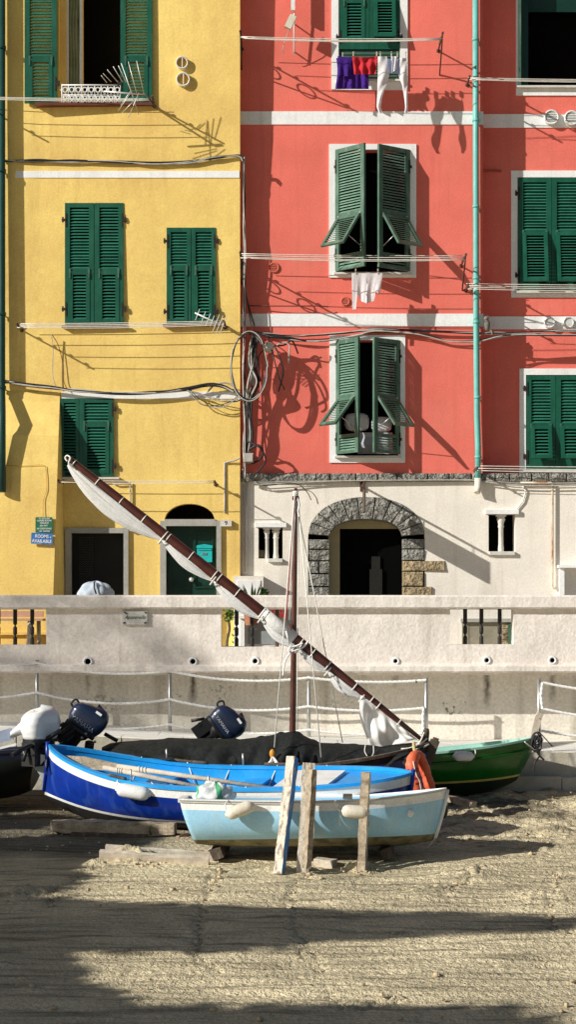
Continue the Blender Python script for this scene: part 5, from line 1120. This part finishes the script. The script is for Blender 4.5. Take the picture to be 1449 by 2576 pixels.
lp=curve([P(1060,2010,-6.16),P(1049,1985,-6.17),P(1041,1950,-6.17),P(1037,1920,-6.14),P(1045,1901,-6.05),P(1057,1905,-5.97),P(1068,1932,-5.93),P(1077,1962,-5.92),P(1086,1992,-5.93),P(1088,2010,-5.95)],6)
n_=len(lp); mb=MB(); mb.tube(lp,[.066*(1+.06*sin(i*.9)+.04*sin(i*2.3))*(1.15 if i<n_*.4 else .95) for i in range(n_)],14)
for k in range(len(mb.m)): 
    i=k//14
    if i in(8,10,13,14) and k%14 not in(2,3,9): mb.m[k]=1
mb.build('ring',[orange,redv],LB)
mb=MB(); mb.tube(curve([P(1040,1915,-6.22),P(1048,1950,-6.25),P(1056,1965,-6.24),P(1062,2000,-6.22)]),.007,5); mb.build('grab_line',wire,LB)
# ---- green boat
GR=Hull((1.12,-4.22,.915),.02,-.02,4.1,1.22,.56,.20,.10,3.0,2.6,kb=.875,ks=.97,kr=.22,kstern=.06)
G1=thing('green_boat','glossy green boat with a yellow stripe moored against the kerb','boat',GR.pos+Vector((0,0,-.55)))
mb=MB(); GR.outer(mb,.11,lambda t:-.35+.09*max(0,(t-.5)*2)**2,(0,0,1,2),botband=.028); mb.build('hull',[ggreen,gyel,mat('dark_green_bottom',(.012,.03,.012),.6,.3,4)],G1)
mb=MB(); GR.inner(mb,0,.3); GR.floor(mb,0,.3); GR.rim(mb,0,.06,.022); mb.build('gunwale',[lgreen],G1)
mb=MB(); mb.tube([GR.g(t/30,-1,-.13,-.012) for t in range(31)],.010,6); mb.build('rubbing_strake',ggreen,G1)
mb=MB(); board(mb,[P(1340,1868,-4.2),P(1354,1806,-4.2),P(1361,1794,-4.2)],.085,.08); mb.build('stem_post',palew,G1)
mb=MB()
rg=random.Random(3)
for k in range(9):
    c=P(1351+rg.uniform(-4,4),1862+rg.uniform(-6,14),-4.35); a=rg.uniform(-.4,.4)
    mb.torus(c,.06+.03*rg.random(),.012,Matrix.Rotation(a,3,'Y')@Matrix.Rotation(rg.uniform(-.5,.5),3,'Z'),n=16,k=5,sx=.65)
mb.tube(curve([P(1352,1880,-4.36),P(1358,1900,-4.36),P(1347,1918,-4.38),P(1345,1940,-4.38)]),.012,5); mb.tube(curve([P(1350,1890,-4.36),P(1362,1905,-4.36),P(1370,1912,-4.36)]),.012,5)
single(mb,'mooring_rope',cabk,'coil of black mooring rope hung on the bow of the green boat','rope',P(1352,1870,-4.35))
mb=MB(); mb.tube([P(1321,1866,-4.8),P(1345,1886,-4.5)],.008,5); mb.build('bow_line',ropem,G1)
fender('white cylindrical fender on the rail of the green boat',P(1144,1902,-4.88),P(1190,1903,-4.88),.062,[curve([P(1192,1903,-4.88),P(1197,1895,-4.86),P(1196,1886,-4.82)]),[P(1142,1900,-4.86),P(1150,1887,-4.82)]])
# ---- dark boat cut by the left edge
DK=Hull((-4.62,-5.15,.985),PI,.03,3.2,1.5,.58,.12,.06,2.6,2,transom=.85,kb=.9,ks=.92,kr=.1)
K1=thing('dark_boat','black hulled boat at the left edge carrying the white outboard','boat',DK.pos+Vector((0,0,-.65)))
mb=MB(); DK.outer(mb,.10,lambda t:-.42,(1,0,0,0)); mb.build('hull',[mat('green_black_hull',(.006,.009,.006),.6,.4,4),navyk],K1)
mb=MB(); DK.inner(mb,0,.35); DK.floor(mb,0,.35); DK.rim(mb,0,.08,.03); mb.build('gunwale',[navyk],K1)
mb=MB(); a=P(-60,1862,-5.7); board(mb,[P(-60,1868,-5.72),P(30,1846,-5.72)],.14,.05); mb.build('coaming',mat('pale_blue_grey_trim',(.30,.36,.48),.4,.15,5),K1)
mb=MB(); board(mb,[P(-60,1897,-5.75),P(40,1872,-5.75)],.025,.05); mb.build('trim_strip',whiteh,K1)
# ================================================================== OUTBOARD MOTORS
def outboard(label,c,tilt,sc,m,yaw=0.0,word=None,tiller=None,leg=1,legm=None,midm=None):
    """cowl centre c; tilt rotates the whole motor about the Y axis, local z up the shaft"""
    t=thing('outboard_motor',label,'outboard motor',c-Vector((0,0,.25)))
    R=Matrix.Rotation(tilt,3,'Y')@Matrix.Rotation(yaw,3,'Z'); c=Vector(c); W=lambda v:c+R@(Vector(v)*sc)
    mb=MB()
    def cw(u,v):
        a=2*PI*u; zz=-.16+.36*v
        tp=[(-.16,.62),(-.13,.80),(-.05,.92),(.04,.97),(.11,.90),(.16,.74),(.19,.48),(.20,.0)]; k=lerp_tab(tp,zz); lean=.06*(zz+.16)
        ca,sa=cos(a),sin(a); e=.62
        return W((.25*k*math.copysign(abs(ca)**e,ca)+lean*.4-.02,.15*k*math.copysign(abs(sa)**e,sa),zz+ .035*ca*(v**2)))
    mb.grid(cw,36,20); mb.grid(lambda u,v:W((.25*.62*v*math.copysign(abs(cos(2*PI*u))**.62,cos(2*PI*u))-.02,.15*.62*v*math.copysign(abs(sin(2*PI*u))**.62,sin(2*PI*u)),-.16)),36,2); cow=mb.build('cowl',m,t)
    mb=MB(); mb.grid(lambda u,v:W((.257*.80*math.copysign(abs(cos(2*PI*u))**.62,cos(2*PI*u))*(1.0)-.02,.157*.82*math.copysign(abs(sin(2*PI*u))**.62,sin(2*PI*u)),-.135-.035*v)),36,2); mb.build('cowl_seam',obk,cow)
    mb=MB(); mb.lathe(W((0,0,-.16)),R@Vector((0,0,-1)),[(.13*sc,0),(.11*sc,.06*sc),(.07*sc,.10*sc),(.06*sc,.42*sc*leg),(.045*sc,.45*sc*leg),(.001,.45*sc*leg)],12); mb.build('midsection',midm or legm or obk,t)
    mb=MB(); mb.mbox(lambda a,b,z:W((a,b,z)),-.22,-.06,-.09,.09,-.42,-.17); mb.tube([W((-.22,0,-.2)),W((-.30,0,-.36))],.02*sc,6); mb.tube([W((-.2,-.1,-.3)),W((-.2,.1,-.3))],.025*sc,8); mb.build('clamp_bracket',obk,t)
    if leg>=1:
        z0=-.16-.45*leg
        mb=MB(); mb.mbox(lambda a,b,z:W((a,b,z)),-.10,.24,-.07,.07,z0-.02,z0+.0); mb.grid(lambda u,v:W((-.10+.30*v-.02,.045*sin(2*PI*u)*sin(PI*min(1,v+.02))**.5,z0-.14+.045*cos(2*PI*u)*sin(PI*min(1,v+.02))**.5)),12,10)
        mb.add([W(p) for p in((-.06,-.015,z0),(.10,-.015,z0),(.08,-.015,z0-.14),(-.06,-.015,z0-.14),(-.06,.015,z0),(.10,.015,z0),(.08,.015,z0-.14),(-.06,.015,z0-.14))],[(0,1,2,3),(4,5,6,7),(0,1,5,4),(1,2,6,5),(2,3,7,6),(3,0,4,7)])
        mb.add([W(p) for p in((-.04,-.008,z0-.17),(.08,-.008,z0-.17),(.09,-.004,z0-.31),(.04,-.004,z0-.31),(-.04,.008,z0-.17),(.08,.008,z0-.17),(.09,.004,z0-.31),(.04,.004,z0-.31))],[(0,1,2,3),(4,5,6,7),(0,1,5,4),(1,2,6,5),(2,3,7,6),(3,0,4,7)]); mb.build('lower_unit',legm or obk,t)
        mb=MB()
        for k in range(3):
            a=k*2*PI/3+.4; d=Vector((0,cos(a),sin(a))); s_=Vector((0,-sin(a),cos(a)))
            mb.add([W(Vector((.20,0,z0-.14))+v) for v in(d*.02-s_*.02,d*.06-s_*.05+Vector((.02,0,0)),d*.11-s_*.02+Vector((.03,0,0)),d*.11+s_*.03+Vector((.0,0,0)),d*.05+s_*.04)],[(0,1,2,3,4)])
        mb.build('propeller',steel,t)
    if tiller:
        mb=MB(); mb.tube([W(p) for p in tiller],[.022*sc]+[.026*sc]*(len(tiller)-1),8); mb.build('tiller',obk,t)
    if m is obw: return t
    mb=MB(); mb.tube(curve([W((.23,0,.06)),W((.275,0,.07)),W((.275,0,.0)),W((.23,0,-.02))]) if False else curve([W((-.20,-.03,.10)),W((-.27,-.03,.12)),W((-.29,-.03,.05)),W((-.23,-.03,.02))]),.013*sc,6); mb.build('carry_handle',obk,t)
    if word:
        M=R@Matrix(((1,0,0),(0,0,-1),(0,1,0)))@Matrix.Rotation(word[1],3,'Z')
        text(cow,word[0],0,0,0,0,mat('grey_lettering',(.42,.44,.47),.5,fine=0),M=M,loc=W((word[2],-.157,word[3])),size=word[4]*sc,sx=1.05)
        mb=MB(); mb.mbox(lambda a,b,z:W((a,b,z)),.02,.10,-.135,-.10,.135,.165) if True else None; mb.build('badge',whitep,cow)
    return t
ob=outboard('white outboard motor clamped to the dark boat at the left',P(103,1826,-5.75),.0,1.12,obw,1.0,None,[(-.1,-.05,-.20),(-.3,-.06,-.20),(-.55,-.06,-.28)],.78,midm=obk)
mb=MB(); mb.prism([pz(q,-5.85) for q in((58,1888),(100,1896),(137,1904),(134,1912),(112,1912),(102,1924),(62,1912))],-5.92,-5.80); mb.build('cavitation_plate',obw,ob)
mb=MB(); mb.prism([pz(q,-5.85) for q in((72,1914),(104,1914),(112,1930),(119,1958),(108,1963),(97,1945),(84,1930))],-5.88,-5.84); mb.build('skeg',mat('grey_skeg',(.45,.50,.50),.4,.2,8),ob)
mb=MB()
for k in range(3): a=k*2.1+.5; c=P(113,1926,-5.9); mb.ball(c+Vector((.02,.06*cos(a),.07*sin(a))),(.018,.05,.06),6)
mb.build('propeller',steel,ob)
mb=MB(); mb.tube([P(112,1908,-5.94),P(116,1930,-5.94)],.008,5); mb.ball(P(112,1908,-5.94),.02,6); mb.build('lashing',wire,ob)
mb=MB(); mb.tube(curve([P(60,1870,-5.8),P(90,1872,-5.86),P(120,1884,-5.9)]),.03,7); mb.build('bracket_arm',obk,ob)
mb=MB(); mb.grid(lambda u,v:P(26+58*v,1849-38*v,-5.8)+Vector((0,.07*sin(2*PI*u),(.045+.075*v)*cos(2*PI*u))),14,8); mb.build('tiller_arm_cover',obw,ob)
mb=MB(); mb.tube([P(84,1880,-5.8),P(150,1838,-5.95)],[.03,.028],8); mb.tube([P(100,1880,-5.75),P(134,1868,-5.8)],.035,8); mb.build('grip',obk,ob)
o2=outboard('navy outboard motor with grey lettering tilted above the stern of the blue boat',P(222,1812,-5.35),.62,1.0,obn,0,('YAMAHA',0,-.03,-.065,.075),None,.8)
for nm,pts,r in(('mount',[P(195,1838,-5.4),P(140,1888,-5.45)],[.045,.035]),('tiller',[P(132,1862,-5.5),P(178,1826,-5.5)],[.024,.028]),('shift_lever',[P(262,1846,-5.3),P(295,1864,-5.3)],.024),('clamp_post',[P(225,1868,-5.35),P(222,1890,-5.3)],.06)):
    mb=MB(); mb.tube(pts,r,8); mb.build(nm,obk,o2)
for q in((205,1856),(238,1866),(215,1846)): mb=MB(); mb.ball(P(*q,-5.48),.018,6); mb.build('clamp_screw',steel,o2)
o3=outboard('navy outboard motor standing alone behind the black tarp in front of the wall','' or P(572,1820,-4.5),.95,.98,obn,0,('YAMAHA',0,-.03,-.055,.062),None,.7)
mb=MB(); mb.add([P(515,1860,-4.52),P(548,1818,-4.55),P(568,1795,-4.55),P(560,1830,-4.4),P(575,1862,-4.4),P(600,1862,-4.45)],[(0,1,2,3,4),(0,1,3),(3,4,5)]); mb.build('mount',obn,o3)
mb=MB(); mb.tube([P(518,1862,-4.5),P(556,1806,-4.5)],[.05,.07],8); mb.build('tilted_leg',obn,o3)
mb=MB(); mb.tube([P(540,1865,-4.5),P(585,1860,-4.5)],.09,8); mb.build('transom_bracket',obk,o3)
# ================================================================== POSTS, TIMBER AND STONES ON THE BEACH
def timber(mb,a,b,w,d,mi=0,roll=0,rag=.006,seg=10,seed=0):
    a=Vector(a);b=Vector(b); t=(b-a).normalized(); v=Vector((0,1,0)); v=(v-t*v.dot(t)).normalized(); u=v.cross(t); r=random.Random(seed)
    R=Matrix.Rotation(roll,3,t); u=R@u; v=R@v; rows=[]
    for i in range(seg+1):
        c=a.lerp(b,i/seg); k=[(-1,-1),(-.86,-1.0),(.86,-1.0),(1,-1),(1,1),(-1,1)]
        rows.append([c+u*(x*w/2+r.uniform(-rag,rag))+v*(y*d/2+r.uniform(-rag,rag)*.7) for x,y in k])
    n=6
    fs=[(i*n+j,i*n+(j+1)%n,(i+1)*n+(j+1)%n,(i+1)*n+j) for i in range(seg) for j in range(n)]
    o=len(mb.v); mb.v.extend([p for q in rows for p in q])
    for k_,f in enumerate(fs): mb.f.append([o+i for i in f]); mb.m.append(mi if (k_%n)<3 else (mi+1 if mi>=0 and k_%n in(3,) and getattr(mb,'side',False) else mi)); mb.s.append(False)
    mb.f.append([o+i for i in range(n)]); mb.m.append(mi); mb.s.append(False); mb.f.append([o+seg*n+i for i in range(n)]); mb.m.append(mi); mb.s.append(False)
PYY=-8.75
mb=MB(); mb.side=True; timber(mb,P(702,2200,PYY-.25),P(736,1905,PYY+.1),.095,.10,0,-.45,seed=1); single(mb,'mooring_post',[postw,postb],'leaning timber post with flaking blue paint at the dinghy','post',P(703,2185,PYY))
PO=thing('mooring_post','double plank timber post standing in the middle of the three','post',P(768,2186,PYY))
mb=MB(); mb.side=True; timber(mb,P(760,2205,PYY-.16),P(777,1919,PYY-.06),.125,.045,0,.0,seed=2); mb.build('back_plank',[postw,greyw],PO)
mb=MB(); timber(mb,P(771,2185,PYY-.26),P(786,1936,PYY-.16),.062,.10,0,.5,seed=3); mb.build('front_batten',[greyw],PO)
mb=MB(); mb.side=True; timber(mb,P(909,2205,PYY-.05),P(922,1942,PYY-.05),.085,.085,0,-.3,seed=4); single(mb,'mooring_post',[greyw,postw],'thin plain grey post rising from a little sand mound','post',P(909,2185,PYY))
mb=MB(); timber(mb,P(130,2077,-6.78),P(441,2085,-7.05),.13,.14,0,.1,.012,18,5); o=single(mb,'sleeper_beam',greyw,'old rounded sleeper beam under the blue boat','beam',P(285,2082,-6.9))
mb=MB(); mb.tube(curve([P(378,2078,-7.12),P(376,2090,-7.13),P(379,2100,-7.1)]),.012,5); mb.build('weed',mat('green_weed',(.05,.09,.02),.8,.3,9),o)
mb=MB(); timber(mb,P(180,2098,-6.9),P(450,2104,-7.0),.05,.16,0,0,.004,12,6); single(mb,'plank',driftw,'dark plank lying flat beneath the old sleeper beam','plank',P(320,2100,-6.95))
mb=MB(); timber(mb,P(446,2112,-7.1),P(470,2104,-7.0),.08,.08,0,0,.004,4,7); single(mb,'wood_block',mat('reddish_offcut',(.42,.24,.14),.85,.2,6),'small reddish wood offcut beside the dinghy transom','block',P(458,2112,-7.05))
mb=MB(); timber(mb,P(250,2150,-8.32),P(525,2170,-8.45),.10,.06,0,.35,.004,14,8); single(mb,'plank',palew,'front bleached plank half buried by a clump of sand','plank',P(390,2165,-8.4))
mb=MB(); timber(mb,P(265,2136,-8.1),P(541,2156,-8.22),.09,.06,0,.25,.004,14,9); single(mb,'plank',palew,'rear bleached plank running up to the wedge by the dinghy','plank',P(400,2150,-8.15))
mb=MB(); timber(mb,P(520,2150,-8.0),P(548,2134,-7.7),.08,.05,0,0,.003,4,10); single(mb,'wood_wedge',palew,'short wooden wedge at the right end of the bleached planks','wedge',P(534,2148,-7.85))
mb=MB(); timber(mb,P(795,2168,-8.4),P(843,2173,-8.5),.085,.12,0,.1,.004,5,11); mb2=mb; single(mb,'wood_block',palew,'pale wooden block in the shade under the dinghy','block',P(818,2172,-8.45))
mb=MB(); timber(mb,P(800,2158,-8.2),P(835,2163,-8.25),.05,.12,0,.1,.004,5,12); single(mb,'wood_block',greyw,'thin grey chock resting behind the pale block under the dinghy','block',P(818,2160,-8.22))
mb=MB(); timber(mb,P(1118,2006,-5.6),P(1193,2025,-5.85),.07,.12,0,.1,.004,8,13); single(mb,'plank',greyw,'grey plank on the sand below the green boat','plank',P(1155,2018,-5.7))
mb=MB(); timber(mb,P(1098,2020,-6.0),P(1120,2010,-5.9),.16,.05,0,0,.004,4,14); single(mb,'wood_block',palew,'upright pale offcut between the dinghy bow and the grey plank','block',P(1108,2018,-5.95))
for i,(px,py,r) in enumerate(((560,2130,.10),(980,2137,.10))):
    mb=MB(); c=P(px,py,-7.95); c.z=sandz(-7.95)+.05; timber(mb,c+Vector((-.05,-.45,0)),c+Vector((.0,.4,.02)),.11,.12,0,0,.004,6,20+i); single(mb,'keel_block',driftw,('left' if i==0 else 'right')+' dark chock hidden in the shade below the dinghy keel','chock',c)
for i,(px,Y_) in enumerate(((330,-6.3),(640,-6.6))):
    c=P(px,2080,Y_); c.z=sandz(Y_)+.03; mb=MB(); timber(mb,c+Vector((-.3,0,0)),c+Vector((.3,.1,0)),.16,.16,0,0,.004,6,30+i); single(mb,'keel_block',driftw,('stern' if i==0 else 'midship')+' dark chock in shadow below the keel of the blue boat','chock',c)
# clods, chips and shell fragments
mb=MB(); rg=random.Random(12)
def clod(px,py,r,mi=0):
    c=GP(px,py); 
    mb.ball(c+Vector((0,0,r*.35)),(r*(.8+.6*rg.random()),r*(.8+.5*rg.random()),r*(.5+.3*rg.random())),4,mi,fn=lambda a,b:1+.25*sin(3*a+px)+.2*sin(4*b+py))
for l in ([(245,2170),(150,2225),(125,2285)],[(560,2185),(520,2250),(500,2330),(490,2400)],[(780,2195),(735,2250),(738,2340)],[(1215,2180),(1180,2215),(1130,2250)],[(1405,2200),(1380,2270),(1400,2330)]):
    for (x0,y0),(x1,y1) in zip(l,l[1:]):
        for k in range(16): t=rg.random(); clod(x0+(x1-x0)*t+rg.gauss(0,5),y0+(y1-y0)*t+rg.gauss(0,2),.008+.018*rg.random()**2)
for k in range(230): clod(rg.uniform(0,1449),2190+380*rg.random()**.8,.004+.012*rg.random()**3)
for k in range(120): clod(rg.uniform(1100,1449),rg.uniform(1990,2190),.006+.022*rg.random()**2)
for k in range(90): clod(rg.gauss(355,30),rg.gauss(2163,7),.008+.02*rg.random())
for k in range(50): clod(rg.gauss(905,16),rg.gauss(2188,5),.006+.014*rg.random())
for k in range(60): clod(rg.uniform(0,260),rg.uniform(2000,2150),.004+.010*rg.random(),1)
for k in range(260): clod(rg.uniform(0,1449),2200+370*rg.random(),.003+.006*rg.random(),1 if k%5==0 else 0)
for k in range(30): clod(rg.uniform(0,1449),2200+370*rg.random(),.014+.018*rg.random(),0)
o=mb.build('sand_clods',[mat('sand_clod',(.58,.46,.30),.95,.3,9,.6,60,20),mat('shell_fragments',(.55,.54,.50),.8,.3,9)]); o['kind']='stuff'
# ================================================================== TREES ADDED OUT OF FRAME TO SHADE BEACH AND TERRACE
def back(p,t): return Vector(p)-LD*t
NB=thing('added_shade_tree','unseen tree added to half shade the terrace parapet from the left','tree',(-24,-15,0),'unseen trees added for their shade')
rg=random.Random(31); mb=MB()
poly=[(-260,1490),(310,1490),(430,1590),(570,1690),(640,1790),(640,1900),(-260,1900)]
def inside(x,y):
    c=False
    for (x0,y0),(x1,y1) in zip(poly,poly[1:]+poly[:1]):
        if (y0>y)!=(y1>y) and x<(x1-x0)*(y-y0)/(y1-y0)+x0: c=not c
    return c
k=0; hub=Vector()
while k<1500:
    x,y=rg.uniform(-260,640),rg.uniform(1480,1900)
    if not inside(x,y): continue
    c=back(P(x,y,TY),rg.uniform(12,14.5)); hub+=c; k+=1  # leaves set back along the sun ray so the parapet is half shaded
    a_=Vector((rg.gauss(0,1),rg.gauss(0,1),rg.gauss(0,1))).normalized(); b_=a_.orthogonal().normalized(); z_=.065*(.6+.8*rg.random())
    mb.add([c-a_*z_,c+b_*z_*.6,c+a_*z_,c-b_*z_*.6],[(0,1,2,3)])
mb.build('crown',leafo,NB); hub/=1500
mb=MB(); mb.tube([(-24,-15,0),(-24,-15,4),hub],[.3,.2,.06],8); mb.build('trunk',barkm,NB)
def shade_pine(label,base,clumps,seed):
    """unseen tree added for its shade; clumps: ground points to be shaded, with the plane x on which the foliage hangs"""
    t=thing('added_shade_tree',label,'tree',base,'unseen trees added for their shade'); r=random.Random(seed); mb=MB(); cs=[]
    for (x,y,px,R,n) in clumps:
        g=Vector((x,y,sandz(y))); k=(g.x-px)/LD.x; c=g-LD*k; cs.append(c)
        leaves(mb,c,(R[0],R[1],R[2]),n,.16,r)
    mb.build('crown',leafo,t)
    mb=MB(); b=Vector(base); mid=sum(cs,Vector())/len(cs); mid=Vector((b.x,b.y,mid.z*.7)); mb.tube([b,b.lerp(mid,.5),mid],[.22,.17,.12],8)
    for c in cs[::2]: mb.tube([mid,mid.lerp(c,.6)+Vector((0,0,-.2)),c],[.08,.05,.02],5)
    mb.build('trunk',barkm,t)
PINES=[]
rg=random.Random(2)
def gp(px,py,plane,R,n): g=GP(px,py); return (g.x,g.y,plane,R,n)
cl=[gp(10+112*i,2318+1.0*i+rg.uniform(-6,6),-11.5+rg.uniform(-.5,.5),(.36,1.05-.07*i,.28),470-33*i) for i in range(13)]
cl+=[gp(10+112*i,2355+rg.uniform(-6,6),-11.5+rg.uniform(-.5,.5),(.36,.6,.25),330-44*i) for i in range(7)]
shade_pine('unseen slender tree added to shade the middle of the beach',(-12.5,-15.2,sandz(-15.2)),cl,1)
cl=[gp(-20+120*i,2590+rg.uniform(-8,14)-1.0*i,-11.5+rg.uniform(-.5,.5),(.42,.72,.30),430-36*i) for i in range(11)]
shade_pine('unseen broad tree added to shade the near edge of the beach',(-12.5,-20,sandz(-20)),cl,2)
cl=[gp(x,y,-10.5,(.32,.5,.25),300) for x,y in((20,2540),(120,2520),(40,2460),(90,2560),(190,2555),(20,2400),(50,2350),(-10,2430),(250,2590),(20,2290),(30,2240))]
shade_pine('unseen bushy tree added to shade the near left sand',(-11,-16.5,sandz(-16.5)),cl,3)
cl=[gp(x,y,-8.8,(.32,.42,.24),420) for x,y in((20,2130),(110,2120),(200,2112),(60,2070),(290,2112),(10,2070),(20,2190),(90,2150),(190,2135),(20,2030),(80,2165),(170,2140),(10,2220),(60,2210),(250,2118))]
shade_pine('unseen young tree added to shade the sand left of the boats',(-9.5,-11.2,sandz(-11.2)),cl,4)
# ================================================================== LIGHT AND CAMERA
w=bpy.data.worlds.new('World'); scn.world=w; w.use_nodes=True; nt=w.node_tree; bg=nt.nodes['Background']
sky=nt.nodes.new('ShaderNodeTexSky'); sky.sky_type='NISHITA'; sky.sun_disc=False
el=math.asin(1/LD.length); az=math.atan2(-LD.x,-LD.y)%(2*PI)
sky.sun_elevation=el; sky.sun_rotation=az; sky.air_density=1.0; sky.dust_density=1.0
nt.links.new(sky.outputs[0],bg.inputs['Color']); bg.inputs['Strength'].default_value=.052
sl_=bpy.data.lights.new('sun','SUN'); sl_.energy=5.0; sl_.angle=math.radians(.5); sl_.color=(1,.97,.90)
so=bpy.data.objects.new('sun',sl_); COL.objects.link(so); so.rotation_euler=LD.to_track_quat('-Z','Y').to_euler(); so.location=(-20,-20,25)
cam=bpy.data.cameras.new('camera'); cam.sensor_fit='VERTICAL'; cam.sensor_height=36; cam.lens=F/2576*36; cam.shift_y=(HY-1288)/2576; cam.clip_end=500
co=bpy.data.objects.new('camera',cam); COL.objects.link(co); co.location=(0,CY,ZC); co.rotation_euler=(PI/2,0,0); scn.camera=co
scn.view_settings.view_transform='Standard'; scn.view_settings.look='None'; scn.view_settings.exposure=0; scn.view_settings.gamma=1
scn.cycles.max_bounces=6

GR_={'clothesline':'clotheslines on the house fronts','cable_bundle':'cable bundles strung on the house walls','cable':'thin single cables on the walls','conduit':'conduits on the yellow house','tv_antenna':'television aerials','sign':'signs','house_number':'house number plaques','fender':'fenders hung on the boats','outboard_motor':'outboard motors on the boats','mooring_post':'timber posts in front of the dinghy','plank':'planks lying on the beach','wood_block':'wood offcuts on the beach','keel_block':'chocks under the boats','oar':'oars in the blue boat','rope_fence':'rope fences along the walkway','pillow':'pillows in the open window'}
for o in scn.objects:
    k=o.name.split('.')[0]
    if o.parent is None and k in GR_ and 'category' in o: o['group']=GR_[k]
